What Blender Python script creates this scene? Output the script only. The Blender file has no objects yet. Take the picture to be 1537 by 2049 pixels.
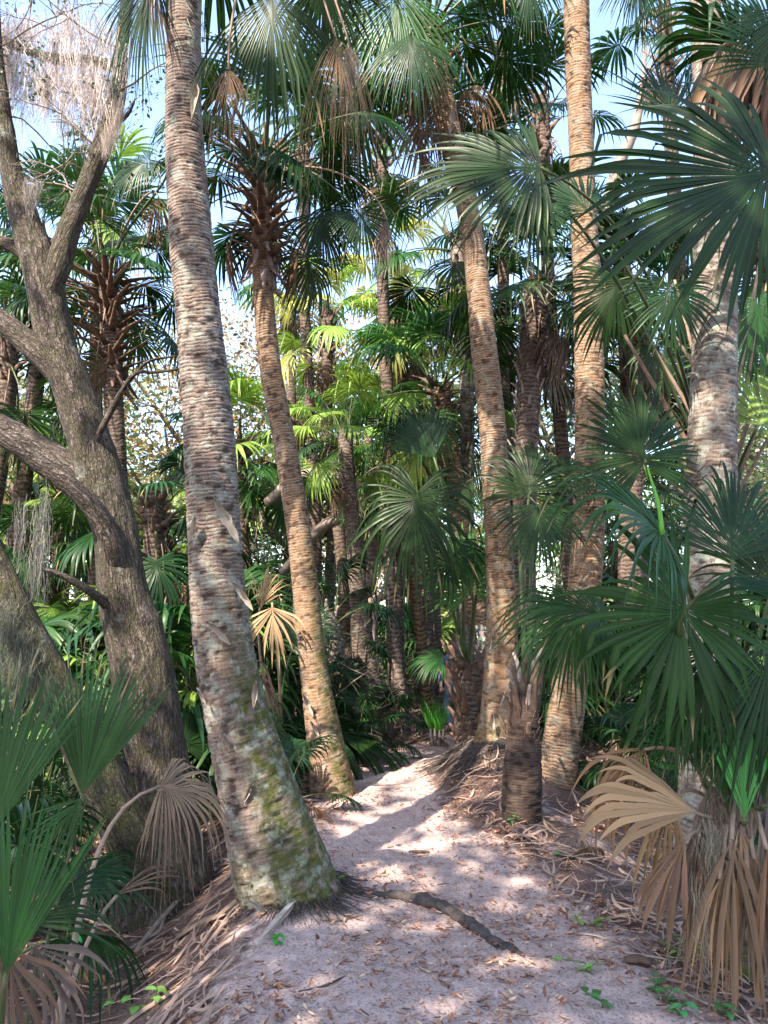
import bpy, math, random
import numpy as np
from mathutils import Vector

# ------------------------------------------------------------------ camera, sky, sun, exposure
S = bpy.context.scene
COL = S.collection
PITCH = math.radians(7.6)
CAMZ = 1.55
FPX = 1547.0
cam_d = bpy.data.cameras.new('camera')
cam = bpy.data.objects.new('camera', cam_d)
COL.objects.link(cam)
cam.location = (0, 0, CAMZ)
cam.rotation_euler = (math.pi / 2 + PITCH, 0, 0)
cam_d.sensor_fit = 'VERTICAL'
cam_d.sensor_height = 24.0
cam_d.lens = 24.0 * FPX / 2049.0
cam_d.clip_start = 0.05
cam_d.clip_end = 2000
S.camera = cam

SUN_EL, SUN_AZ = math.radians(48), math.radians(216)      # azimuth the light comes FROM, clockwise from +Y
sdir = Vector((math.sin(SUN_AZ) * math.cos(SUN_EL), math.cos(SUN_AZ) * math.cos(SUN_EL), math.sin(SUN_EL)))
W = bpy.data.worlds.new('World')
S.world = W
W.use_nodes = True
wn = W.node_tree
bg = wn.nodes['Background']
sky = wn.nodes.new('ShaderNodeTexSky')
sky.sky_type = 'NISHITA'
sky.sun_disc = False
sky.sun_elevation = SUN_EL
sky.sun_rotation = SUN_AZ
sky.air_density = 1.0
sky.dust_density = 1.6
sky.ozone_density = 1.2
wn.links.new(sky.outputs[0], bg.inputs[0])
bg.inputs[1].default_value = 0.15
sl = bpy.data.lights.new('sun', 'SUN')
sl.energy = 3.8
sl.angle = math.radians(0.53)
sl.color = (1.0, 0.89, 0.74)
sun = bpy.data.objects.new('sun', sl)
COL.objects.link(sun)
sun.location = (0, 0, 30)
sun.rotation_euler = sdir.to_track_quat('Z', 'Y').to_euler()
S.view_settings.view_transform = 'Standard'
S.view_settings.look = 'None'
S.view_settings.exposure = 2.35
S.view_settings.gamma = 1
S.render.engine = 'CYCLES'
S.cycles.max_bounces = 8
S.cycles.diffuse_bounces = 5
S.cycles.glossy_bounces = 2
S.cycles.transmission_bounces = 3
S.cycles.use_denoising = True
S.cycles.sample_clamp_indirect = 6

# ------------------------------------------------------------------ numeric helpers
PI = math.pi
cP, sP = math.cos(PITCH), math.sin(PITCH)


def P(px, py, D):
    """World point seen at photo pixel (px, py), D metres ahead of the camera."""
    u, v = (px - 768.5) / FPX, (1024.5 - py) / FPX
    yy = cP - v * sP
    s = D / yy
    return np.array([u * s, D, CAMZ + (sP + v * cP) * s])


def PR(w, py, D):
    """Radius in metres of something w photo pixels wide."""
    v = (1024.5 - py) / FPX
    return 0.5 * w * (D / (cP - v * sP)) / FPX


def A(*v):
    return np.array(v, dtype=float)


def nrm(v):
    v = np.asarray(v, float)
    return v / (np.linalg.norm(v, axis=-1, keepdims=True) + 1e-9)


def hsh(i, j, k, seed=0):
    n = (i * 73856093) ^ (j * 19349663) ^ (k * 83492791) ^ (seed * 40503 + 12345)
    n &= 0xffffffff
    n = ((n ^ (n >> 13)) * 1274126177) & 0xffffffff
    n ^= n >> 16
    n = (n * 668265263) & 0xffffffff
    n ^= n >> 15
    return n / 4294967296.0


def noise3(x, y, z, seed=0):
    x, y, z = np.broadcast_arrays(np.asarray(x, float), np.asarray(y, float), np.asarray(z, float))
    xi, yi, zi = np.floor(x).astype(np.int64), np.floor(y).astype(np.int64), np.floor(z).astype(np.int64)
    f = [x - xi, y - yi, z - zi]
    f = [t * t * (3 - 2 * t) for t in f]
    r = 0
    for a in (0, 1):
        wa = f[0] if a else 1 - f[0]
        for b in (0, 1):
            wb = f[1] if b else 1 - f[1]
            for c in (0, 1):
                wc = f[2] if c else 1 - f[2]
                r = r + wa * wb * wc * hsh(xi + a, yi + b, zi + c, seed)
    return r


def fbm(x, y, z, seed=0, o=3):
    r, a, t = 0, 0.5, 0
    for k in range(o):
        r = r + a * noise3(np.asarray(x) * 2**k, np.asarray(y) * 2**k, np.asarray(z) * 2**k, seed + k)
        t += a
        a *= 0.5
    return r / t


def sstep(a, b, x):
    t = np.clip((np.asarray(x, float) - a) / (b - a), 0, 1)
    return t * t * (3 - 2 * t)


def spline(pts, n):
    """Catmull-Rom through pts (m x d), resampled to n points by arc length."""
    pts = np.asarray(pts, float)
    m = len(pts)
    if m == 2:
        return pts[0] + (pts[1] - pts[0]) * np.linspace(0, 1, n)[:, None]
    e = np.vstack([2 * pts[0] - pts[1], pts, 2 * pts[-1] - pts[-2]])
    out = []
    K = 16
    for i in range(m - 1):
        p0, p1, p2, p3 = e[i], e[i + 1], e[i + 2], e[i + 3]
        t = np.linspace(0, 1, K, endpoint=(i == m - 2))[:, None]
        out.append(0.5 * (2 * p1 + (p2 - p0) * t + (2 * p0 - 5 * p1 + 4 * p2 - p3) * t**2 + (3 * p1 - p0 - 3 * p2 + p3) * t**3))
    q = np.vstack(out)
    d = np.concatenate([[0], np.cumsum(np.linalg.norm(np.diff(q[:, :3], axis=0), axis=1))])
    s = np.linspace(0, d[-1], n)
    return np.stack([np.interp(s, d, q[:, k]) for k in range(q.shape[1])], 1)


class Acc:
    """Collects quads (with point attributes) for ONE mesh object."""

    def __init__(self):
        self.V, self.F, self.M, self.at, self.n = [], [], [], {}, 0

    def add(self, V, F, mi=0, **at):
        V = np.asarray(V, float).reshape(-1, 3)
        F = np.asarray(F, int).reshape(-1, 4)
        self.V.append(V)
        self.F.append(F + self.n)
        self.M.append(np.full(len(F), mi))
        for k, a in at.items():
            self.at.setdefault(k, []).append((self.n, np.broadcast_to(np.asarray(a, float), (len(V),)).copy()))
        self.n += len(V)
        return self

    def mesh(self, name, mats, smooth=True, co=None):
        V, F, M = np.vstack(self.V), np.vstack(self.F), np.concatenate(self.M)
        me = bpy.data.meshes.new(name)
        me.vertices.add(len(V))
        me.vertices.foreach_set('co', V.astype(np.float32).ravel())
        me.loops.add(F.size)
        me.loops.foreach_set('vertex_index', F.astype(np.int32).ravel())
        me.polygons.add(len(F))
        me.polygons.foreach_set('loop_start', np.arange(0, F.size, 4, dtype=np.int32))
        if smooth:
            me.polygons.foreach_set('use_smooth', np.ones(len(F), bool))
        for m in mats:
            me.materials.append(m)
        me.polygons.foreach_set('material_index', M.astype(np.int32))
        me.update(calc_edges=True)
        for k, lst in self.at.items():
            a = np.zeros(len(V), np.float32)
            for o, v in lst:
                a[o:o + len(v)] = v
            me.attributes.new(k, 'FLOAT', 'POINT').data.foreach_set('value', a)
        if co is not None:
            me.attributes.new('tco', 'FLOAT_VECTOR', 'POINT').data.foreach_set('vector', np.asarray(co, np.float32).ravel())
        return me


def link(name, me, parent=None, color=None, loc=None):
    o = bpy.data.objects.new(name, me)
    COL.objects.link(o)
    if parent is not None:
        o.parent = parent
    if color is not None:
        o.color = (color[0], color[1], color[2], 1)
    if loc is not None:
        o.location = loc
    return o


def part(name, acc, mats, parent=None, world=True, color=None, smooth=True, co=None, label=None):
    """One mesh object; world=True: the vertices are world points and are moved into the (unrotated) parent's frame."""
    if world and parent is not None:
        p, off = parent, np.zeros(3)
        while p is not None:
            off = off + np.array(p.location)
            p = p.parent
        acc.V = [v - off for v in acc.V]
    o = link(name, acc.mesh(name, mats if isinstance(mats, (list, tuple)) else [mats], smooth, co), parent, color)
    if label:
        o['label'] = label
    return o


def tag(o, label, cat, group=None, kind=None):
    if label:
        o['label'] = label
    if cat:
        o['category'] = cat
    if group:
        o['group'] = group
    if kind:
        o['kind'] = kind
    return o


def thing(name, loc, label, cat, group=None):
    o = bpy.data.objects.new(name, None)
    COL.objects.link(o)
    o.empty_display_size = 0.2
    o.location = tuple(float(c) for c in loc)
    return tag(o, label, cat, group)


def grid_faces(r, c, wrap=False):
    i = np.arange(r - 1)[:, None]
    j = np.arange(c if wrap else c - 1)[None, :]
    j2 = (j + 1) % c
    return np.stack([i * c + j, i * c + j2, (i + 1) * c + j2, (i + 1) * c + j], -1).reshape(-1, 4)


def frames(pts):
    t = np.gradient(pts, axis=0)
    t = nrm(t)
    ref = A(1, 0, 0) if abs(t[0][0]) < 0.8 else A(0, 1, 0)
    U = np.zeros_like(t)
    u = nrm(ref - t[0] * (ref @ t[0]))
    for i in range(len(t)):
        u = u - t[i] * (u @ t[i])
        u = u / (np.linalg.norm(u) + 1e-9)
        U[i] = u
    return t, U, np.cross(t, U)


def tube(pts, rads, k=6, flat=1.0, cap=True):
    """Tapered tube; flat < 1 makes the section an ellipse. Ends are closed by collapsing rings."""
    pts = np.asarray(pts, float)
    rads = np.broadcast_to(np.asarray(rads, float), (len(pts),))
    if cap:
        pts = np.vstack([pts[:1], pts, pts[-1:]])
        rads = np.concatenate([[1e-4], rads, [1e-4]])
        q = pts.copy()
        q[0] -= (pts[2] - pts[1]) * 1e-3
        q[-1] += (pts[-2] - pts[-3]) * 1e-3
        t, U, B = frames(q)
    else:
        t, U, B = frames(pts)
    th = np.linspace(0, 2 * PI, k, endpoint=False)
    V = pts[:, None] + rads[:, None, None] * (np.cos(th)[None, :, None] * U[:, None] + flat * np.sin(th)[None, :, None] * B[:, None])
    return V.reshape(-1, 3), grid_faces(len(pts), k, True)


# ------------------------------------------------------------------ materials
def new_mat(name):
    m = bpy.data.materials.new(name)
    m.use_nodes = True
    nt = m.node_tree
    return m, nt, nt.nodes['Principled BSDF'], nt.nodes['Material Output']


def nd(nt, t, **kw):
    n = nt.nodes.new(t)
    for k, v in kw.items():
        if k.startswith('i_'):
            key = k[2:]
            n.inputs[int(key) if key.isdigit() else key].default_value = v
        else:
            setattr(n, k, v)
    return n


def mix(nt, fac, a, b, bt='MIX'):
    n = nt.nodes.new('ShaderNodeMix')
    n.data_type = 'RGBA'
    n.blend_type = bt
    for s, v in ((n.inputs[0], fac), (n.inputs[6], a), (n.inputs[7], b)):
        if isinstance(v, bpy.types.NodeSocket):
            nt.links.new(v, s)
        elif isinstance(v, (int, float)):
            s.default_value = v
        else:
            s.default_value = (*v, 1)
    return n.outputs[2]


def maprange(nt, v, a, b, c=0.0, d=1.0):
    n = nt.nodes.new('ShaderNodeMapRange')
    nt.links.new(v, n.inputs[0])
    for i, x in enumerate((a, b, c, d)):
        n.inputs[i + 1].default_value = x
    return n.outputs[0]


def math_n(nt, op, a, b=None):
    n = nt.nodes.new('ShaderNodeMath')
    n.operation = op
    for s, v in zip(n.inputs, (a, b)):
        if v is None:
            continue
        if isinstance(v, bpy.types.NodeSocket):
            nt.links.new(v, s)
        else:
            s.default_value = v
    return n.outputs[0]


def attr(nt, name, out='Fac'):
    n = nt.nodes.new('ShaderNodeAttribute')
    n.attribute_name = name
    return n.outputs[out]


def tex_noise(nt, vec, scale, detail=3.0, rough=0.55, vs=None):
    if vs is not None:
        mp = nt.nodes.new('ShaderNodeMapping')
        mp.inputs['Scale'].default_value = vs
        nt.links.new(vec, mp.inputs[0])
        vec = mp.outputs[0]
    n = nd(nt, 'ShaderNodeTexNoise')
    n.inputs['Scale'].default_value = scale
    n.inputs['Detail'].default_value = detail
    n.inputs['Roughness'].default_value = rough
    nt.links.new(vec, n.inputs['Vector'])
    return n.outputs[0]


def bump(nt, h, strength, dist, bsdf):
    b = nd(nt, 'ShaderNodeBump')
    b.inputs['Strength'].default_value = strength
    b.inputs['Distance'].default_value = dist
    nt.links.new(h, b.inputs['Height'])
    nt.links.new(b.outputs[0], bsdf.inputs['Normal'])
    return b


def leaf_material(name, tip, rough, trans, tipstart, spec=0.5):
    """Frond blades: colour comes from the object's own colour, varied per segment; attributes seg, along."""
    m, nt, bs, out = new_mat(name)
    oi = nd(nt, 'ShaderNodeObjectInfo')
    seg, al = attr(nt, 'seg'), attr(nt, 'along')
    k = math_n(nt, 'ADD', maprange(nt, seg, 0, 1, 0.62, 1.28), maprange(nt, oi.outputs['Random'], 0, 1, -0.12, 0.25))
    hs = nd(nt, 'ShaderNodeHueSaturation')
    nt.links.new(oi.outputs['Color'], hs.inputs['Color'])
    nt.links.new(k, hs.inputs['Value'])
    nt.links.new(maprange(nt, oi.outputs['Random'], 0, 1, 0.485, 0.51), hs.inputs['Hue'])
    geo = nd(nt, 'ShaderNodeNewGeometry')
    no = tex_noise(nt, geo.outputs['Position'], 9, 3)
    c = mix(nt, maprange(nt, no, 0.66, 0.8, 0, 0.08), hs.outputs[0], tip)
    lim = math_n(nt, 'ADD', maprange(nt, seg, 0, 1, -0.10, 0.16), tipstart)
    c = mix(nt, maprange(nt, attr(nt, 'rib'), 0.85, 1.0, 0, 0.16), c, tip)
    tf = maprange(nt, math_n(nt, 'SUBTRACT', al, lim), 0.0, 0.18)
    c = mix(nt, tf, c, tip)
    nt.links.new(c, bs.inputs['Base Color'])
    bs.inputs['Roughness'].default_value = rough
    bs.inputs['Specular IOR Level'].default_value = spec
    tr = nd(nt, 'ShaderNodeBsdfTranslucent')
    hs2 = nd(nt, 'ShaderNodeHueSaturation', i_Value=1.25, i_Saturation=1.1)
    nt.links.new(c, hs2.inputs['Color'])
    nt.links.new(hs2.outputs[0], tr.inputs['Color'])
    ms = nd(nt, 'ShaderNodeMixShader', i_0=trans)
    nt.links.new(bs.outputs[0], ms.inputs[1])
    nt.links.new(tr.outputs[0], ms.inputs[2])
    nt.links.new(ms.outputs[0], out.inputs['Surface'])
    return m


M_LEAF = leaf_material('frond_green', (0.26, 0.20, 0.09), 0.38, 0.27, 0.94, 0.20)
M_DEAD = leaf_material('frond_dead', (0.20, 0.13, 0.085), 0.75, 0.15, 0.80, 0.25)


def simple_mat(name, c1, c2, scale, rough=0.8, bmp=0.3, bd=0.01, vs=None, spec=0.3):
    m, nt, bs, out = new_mat(name)
    tc = nd(nt, 'ShaderNodeTexCoord')
    no = tex_noise(nt, tc.outputs['Object'], scale, 4, 0.6, vs)
    c = mix(nt, maprange(nt, no, 0.3, 0.7), c1, c2)
    nt.links.new(c, bs.inputs['Base Color'])
    bs.inputs['Roughness'].default_value = rough
    bs.inputs['Specular IOR Level'].default_value = spec
    bump(nt, no, bmp, bd, bs)
    return m


M_PET = simple_mat('petiole_green', (0.04, 0.065, 0.022), (0.08, 0.09, 0.035), 12, 0.5)
M_PETD = simple_mat('petiole_dead', (0.17, 0.11, 0.08), (0.30, 0.21, 0.15), 14, 0.8)
M_BOOT = simple_mat('leaf_base_brown', (0.055, 0.033, 0.025), (0.17, 0.105, 0.075), 16, 0.85, 0.5, 0.01)
M_BOOTG = simple_mat('leaf_base_grey', (0.14, 0.10, 0.085), (0.34, 0.27, 0.25), 14, 0.85, 0.5, 0.01)
M_FLAKE = simple_mat('bark_flake_pale', (0.27, 0.22, 0.18), (0.42, 0.38, 0.33), 20, 0.85, 0.3, 0.004)
M_STICK = simple_mat('dead_wood', (0.16, 0.11, 0.085), (0.34, 0.27, 0.22), 18, 0.85, 0.5, 0.005)
M_ROOT = simple_mat('root_bark', (0.022, 0.018, 0.018), (0.085, 0.068, 0.062), 30, 0.85, 0.9, 0.012, (1, 1, 1))
M_TWIG = simple_mat('twig_bark', (0.12, 0.09, 0.075), (0.26, 0.21, 0.18), 20, 0.85)


def trunk_material(name, base, warm, dark, pale, mossc=(0.060, 0.065, 0.014)):
    """Palm bark: thin dark scar lines with pale lips follow the ring attribute; broken up by noise."""
    m, nt, bs, out = new_mat(name)
    co = attr(nt, 'tco', 'Vector')
    n1 = tex_noise(nt, co, 7, 4, 0.6, (1, 1, 0.7))
    n2 = tex_noise(nt, co, 30, 5, 0.7, (0.5, 0.5, 3.6))
    n3 = tex_noise(nt, co, 2.2, 3, 0.6)
    n4 = tex_noise(nt, co, 16, 4, 0.6, (1, 1, 2.0))
    fib = tex_noise(nt, co, 120, 3, 0.6, (1, 1, 0.12))
    ring = math_n(nt, 'ADD', attr(nt, 'ring'), math_n(nt, 'MULTIPLY', tex_noise(nt, co, 8, 5, 0.65), 2.6))
    fr = math_n(nt, 'FRACT', ring)
    stg = math_n(nt, 'MULTIPLY', attr(nt, 'rs'), maprange(nt, n4, 0.34, 0.60, 0.05, 1.0))
    dk = math_n(nt, 'MAXIMUM', maprange(nt, fr, 0.14, 0.42, 1, 0), maprange(nt, fr, 0.93, 1.0, 0, 1))
    lp = math_n(nt, 'MULTIPLY', maprange(nt, fr, 0.45, 0.75), maprange(nt, fr, 0.86, 0.97, 1, 0))
    dk = math_n(nt, 'MULTIPLY', dk, stg)
    lp = math_n(nt, 'MULTIPLY', math_n(nt, 'MULTIPLY', lp, stg), 0.55)
    c = mix(nt, maprange(nt, n3, 0.35, 0.65), base, warm)
    c = mix(nt, maprange(nt, n1, 0.48, 0.72, 0, 0.6), c, pale)
    c = mix(nt, maprange(nt, n2, 0.50, 0.66, 0, 0.85), c, dark)
    c = mix(nt, maprange(nt, fib, 0.35, 0.7, 0, 0.35), c, dark)
    vc = tex_noise(nt, co, 26, 3, 0.6, (1, 1, 0.16))
    vcr = maprange(nt, math_n(nt, 'ABSOLUTE', math_n(nt, 'SUBTRACT', vc, 0.5)), 0.0, 0.03, 1, 0)
    vcr = math_n(nt, 'MULTIPLY', vcr, maprange(nt, n1, 0.42, 0.6, 0, 0.7))
    c = mix(nt, vcr, c, dark)
    c = mix(nt, lp, c, pale)
    c = mix(nt, math_n(nt, 'MULTIPLY', dk, 0.88), c, dark)
    c = mix(nt, attr(nt, 'crack'), c, dark)
    mo = math_n(nt, 'MULTIPLY', attr(nt, 'moss'), maprange(nt, tex_noise(nt, co, 16, 5, 0.7), 0.36, 0.56))
    c = mix(nt, mo, c, mossc)
    li = math_n(nt, 'MULTIPLY', attr(nt, 'lichen'), maprange(nt, tex_noise(nt, co, 11, 5, 0.75), 0.50, 0.60))
    c = mix(nt, li, c, (0.30, 0.33, 0.28))
    nt.links.new(c, bs.inputs['Base Color'])
    bs.inputs['Roughness'].default_value = 0.9
    bs.inputs['Specular IOR Level'].default_value = 0.2
    hh = math_n(nt, 'ADD', math_n(nt, 'MULTIPLY', n2, 0.7), math_n(nt, 'MULTIPLY', fib, 0.3))
    hh = math_n(nt, 'SUBTRACT', math_n(nt, 'ADD', hh, lp), dk)
    bump(nt, hh, 0.6, 0.006, bs)
    return m


M_SABAL = trunk_material('sabal_bark', (0.165, 0.122, 0.105), (0.185, 0.128, 0.098), (0.026, 0.017, 0.014), (0.36, 0.295, 0.265))
M_SABALG = trunk_material('sabal_bark_grey', (0.185, 0.150, 0.132), (0.20, 0.150, 0.118), (0.045, 0.032, 0.026), (0.34, 0.295, 0.265))
M_SABALW = trunk_material('sabal_bark_warm', (0.225, 0.140, 0.092), (0.26, 0.150, 0.080), (0.034, 0.020, 0.013), (0.42, 0.315, 0.235))  # orange brown bark, with sun warmth on the trunks put into the colour
M_STUMP = trunk_material('stump_fibre', (0.055, 0.038, 0.032), (0.075, 0.045, 0.032), (0.014, 0.010, 0.009), (0.15, 0.11, 0.09))
M_SABALD = trunk_material('sabal_bark_dark', (0.105, 0.076, 0.062), (0.13, 0.088, 0.066), (0.024, 0.016, 0.013), (0.23, 0.18, 0.15))


def oak_material(name, dark, mid, pale):
    m, nt, bs, out = new_mat(name)
    co = attr(nt, 'tco', 'Vector')
    r1 = tex_noise(nt, co, 26, 3, 0.55, (1, 1, 0.22))
    r2 = tex_noise(nt, co, 55, 3, 0.6, (1, 1, 0.42))
    n1 = tex_noise(nt, co, 5, 4)
    n2 = tex_noise(nt, co, 70, 4, 0.7, (1, 1, 0.6))
    rid = lambda x, w: maprange(nt, math_n(nt, 'ABSOLUTE', math_n(nt, 'SUBTRACT', x, 0.5)), 0.0, w)
    plate = math_n(nt, 'MULTIPLY', rid(r1, 0.11), math_n(nt, 'ADD', math_n(nt, 'MULTIPLY', rid(r2, 0.10), 0.6), 0.4))
    c = mix(nt, maprange(nt, n2, 0.3, 0.7), mid, pale)
    c = mix(nt, plate, dark, c)
    c = mix(nt, maprange(nt, n1, 0.60, 0.72, 0, 0.55), c, (0.36, 0.38, 0.35))
    mo = math_n(nt, 'MULTIPLY', attr(nt, 'moss'), maprange(nt, tex_noise(nt, co, 12, 5, 0.7), 0.36, 0.6))
    c = mix(nt, mo, c, (0.085, 0.085, 0.035))
    nt.links.new(c, bs.inputs['Base Color'])
    bs.inputs['Roughness'].default_value = 0.9
    bs.inputs['Specular IOR Level'].default_value = 0.25
    h = math_n(nt, 'ADD', plate, math_n(nt, 'MULTIPLY', n2, 0.5))
    bump(nt, h, 1.0, 0.02, bs)
    return m


M_OAK = oak_material('oak_bark', (0.020, 0.014, 0.013), (0.105, 0.077, 0.069), (0.24, 0.19, 0.175))

# small leaves (oak, shrubs): colour from the object colour
def small_leaf_mat(name, trans=0.3):
    m, nt, bs, out = new_mat(name)
    oi = nd(nt, 'ShaderNodeObjectInfo')
    hs = nd(nt, 'ShaderNodeHueSaturation')
    nt.links.new(oi.outputs['Color'], hs.inputs['Color'])
    seg = attr(nt, 'seg')
    nt.links.new(maprange(nt, seg, 0, 1, 0.55, 1.6), hs.inputs['Value'])
    nt.links.new(maprange(nt, seg, 0, 1, 0.46, 0.53), hs.inputs['Hue'])
    nt.links.new(hs.outputs[0], bs.inputs['Base Color'])
    bs.inputs['Roughness'].default_value = 0.45
    tr = nd(nt, 'ShaderNodeBsdfTranslucent')
    nt.links.new(hs.outputs[0], tr.inputs['Color'])
    ms = nd(nt, 'ShaderNodeMixShader', i_0=trans)
    nt.links.new(bs.outputs[0], ms.inputs[1])
    nt.links.new(tr.outputs[0], ms.inputs[2])
    nt.links.new(ms.outputs[0], out.inputs['Surface'])
    return m


M_SLEAF = small_leaf_mat('small_leaf', 0.35)
M_MOSS = small_leaf_mat('hanging_moss', 0.25)


def ground_material():
    m, nt, bs, out = new_mat('ground_sand_and_duff')
    geo = nd(nt, 'ShaderNodeNewGeometry')
    pos = geo.outputs['Position']
    sandw = attr(nt, 'sand')
    n1 = tex_noise(nt, pos, 2.3, 5, 0.65)
    n2 = tex_noise(nt, pos, 14, 5, 0.7)
    n3 = tex_noise(nt, pos, 70, 4, 0.7)
    sandc = mix(nt, maprange(nt, n2, 0.3, 0.7), (0.33, 0.243, 0.218), (0.49, 0.385, 0.355))
    sandc = mix(nt, maprange(nt, n3, 0.50, 0.64, 0, 0.85), sandc, (0.15, 0.095, 0.08))
    duff = mix(nt, maprange(nt, n3, 0.35, 0.65), (0.065, 0.042, 0.036), (0.175, 0.115, 0.098))
    duff = mix(nt, maprange(nt, n2, 0.5, 0.7, 0, 0.8), duff, (0.05, 0.036, 0.032))
    w = math_n(nt, 'ADD', sandw, maprange(nt, n1, 0.3, 0.7, -0.35, 0.35))
    w = math_n(nt, 'ADD', w, maprange(nt, n2, 0.3, 0.7, -0.35, 0.35))
    c = mix(nt, maprange(nt, w, 0.30, 0.75), duff, sandc)
    nt.links.new(c, bs.inputs['Base Color'])
    bs.inputs['Roughness'].default_value = 0.95
    bs.inputs['Specular IOR Level'].default_value = 0.15
    bump(nt, math_n(nt, 'ADD', n2, math_n(nt, 'MULTIPLY', n3, 0.6)), 0.7, 0.02, bs)
    return m


M_GROUND = ground_material()


def litter_mat():
    m, nt, bs, out = new_mat('fallen_leaf')
    seg = attr(nt, 'seg')
    r = nd(nt, 'ShaderNodeValToRGB')
    e = r.color_ramp.elements
    e[0].color = (0.10, 0.045, 0.03, 1)
    e[1].color = (0.52, 0.36, 0.24, 1)
    x = e.new(0.35); x.color = (0.26, 0.10, 0.055, 1)
    x = e.new(0.65); x.color = (0.36, 0.19, 0.12, 1)
    nt.links.new(seg, r.inputs[0])
    nt.links.new(r.outputs[0], bs.inputs['Base Color'])
    bs.inputs['Roughness'].default_value = 0.7
    return m


M_LITTER = litter_mat()

# leaf colours (object colours)
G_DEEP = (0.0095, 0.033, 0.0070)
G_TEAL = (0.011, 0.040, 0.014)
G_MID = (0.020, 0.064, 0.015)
G_LIME_LIT = (0.16, 0.27, 0.05)  # yellow green leaf with the sunlit brightness of background crowns mixed in
G_YEL_LIT = (0.26, 0.27, 0.07)  # yellower leaf, sunlight likewise put into the colour
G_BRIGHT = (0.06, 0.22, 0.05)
D_TAN = (0.27, 0.165, 0.09)
D_BROWN = (0.135, 0.080, 0.052)
D_GREY = (0.165, 0.120, 0.095)

# ------------------------------------------------------------------ ground
YC = [-2, 0, 3.2, 4.6, 6.3, 7.5, 9.4, 11, 14, 20]
XC = [0.40, 0.38, 0.30, 0.20, -0.05, 0.0, 0.68, 1.6, 3.4, 6.0]


def h_base(x, y):
    x, y = np.asarray(x, float), np.asarray(y, float)
    d = x - np.interp(y, YC, XC)
    near = 1 - sstep(6, 9, y)
    z = -0.34 * sstep(0.75, 1.75, -d) * (0.35 + 0.65 * near)
    z = z - 0.12 * sstep(0.9, 1.8, d) * near
    z = z + 0.42 * np.exp(-(((x - 1.10) / np.where(x < 1.10, 0.43, 0.72)) ** 2 + ((y - 7.55) / np.where(y < 7.55, 1.15, 0.8)) ** 2) * 0.75)
    z = z - 0.10 * np.exp(-(((x - 2.2) / 0.6) ** 2 + ((y - 6.6) / 0.9) ** 2))
    z = z + 0.10 * np.exp(-(((x + 0.55) / 0.4) ** 2 + ((y - 4.6) / 0.5) ** 2))
    z = z + 0.25 * sstep(9, 26, y) * fbm(x * 0.15, y * 0.15, 0, 5)
    z = z + 0.10 * (fbm(x * 0.9, y * 0.9, 0, 11) - 0.5)
    return z


def h(x, y):
    z = h_base(x, y)
    return z + 0.050 * (fbm(np.asarray(x) * 4, np.asarray(y) * 4, 1.5, 21) - 0.5)


def on_ground(px, py):
    """Ground point under a photo pixel."""
    u, v = (px - 768.5) / FPX, (1024.5 - py) / FPX
    d = A(u, cP - v * sP, sP + v * cP)
    lo, s = None, 0.3
    while s < 60:
        p = A(0, 0, CAMZ) + d * s
        if p[2] <= float(h(p[0], p[1])):
            break
        s += 0.02
    return p


def make_ground():
    a = np.linspace(-1, 1, 471)
    xs = 5.2 * a + 300 * np.sign(a) * np.abs(a) ** 9
    b = np.linspace(0, 1, 521)
    ys = 1.2 + 11.0 * b + 450 * b ** 12
    ys = np.concatenate([np.linspace(-60, 1.1, 14), ys])
    X, Y = np.meshgrid(xs, ys)
    near = np.exp(-((X / 7) ** 2)) * (1 - sstep(10, 22, Y))
    Z = h(X, Y) + near * (0.030 * (fbm(X * 14, Y * 14, 0.3, 31) - 0.5) + 0.012 * (noise3(X * 38, Y * 38, 0.7, 41) - 0.5))
    d = X - np.interp(Y, YC, XC)
    wid = np.interp(Y, [2, 4, 6, 8, 10], [1.15, 0.95, 0.55, 0.42, 0.5])
    sand = 1.15 - sstep(0.55, 1.35, np.abs(d) / wid) * 1.1
    sand = sand * (1 - 0.62 * np.exp(-(((X - 1.0) / 0.75) ** 2 + ((Y - 7.5) / 0.9) ** 2)))
    sand = np.maximum(sand, 0.45 * np.exp(-(((X - 1.35) / 0.5) ** 2 + ((Y - 5.6) / 0.8) ** 2)))
    acc = Acc().add(np.stack([X, Y, Z], -1), grid_faces(len(ys), len(xs)), sand=sand.ravel())
    o = part('ground', acc, M_GROUND)
    o['kind'] = 'structure'


make_ground()

# ------------------------------------------------------------------ palm fronds
GR = A(0, 0, -1.0)


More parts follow.
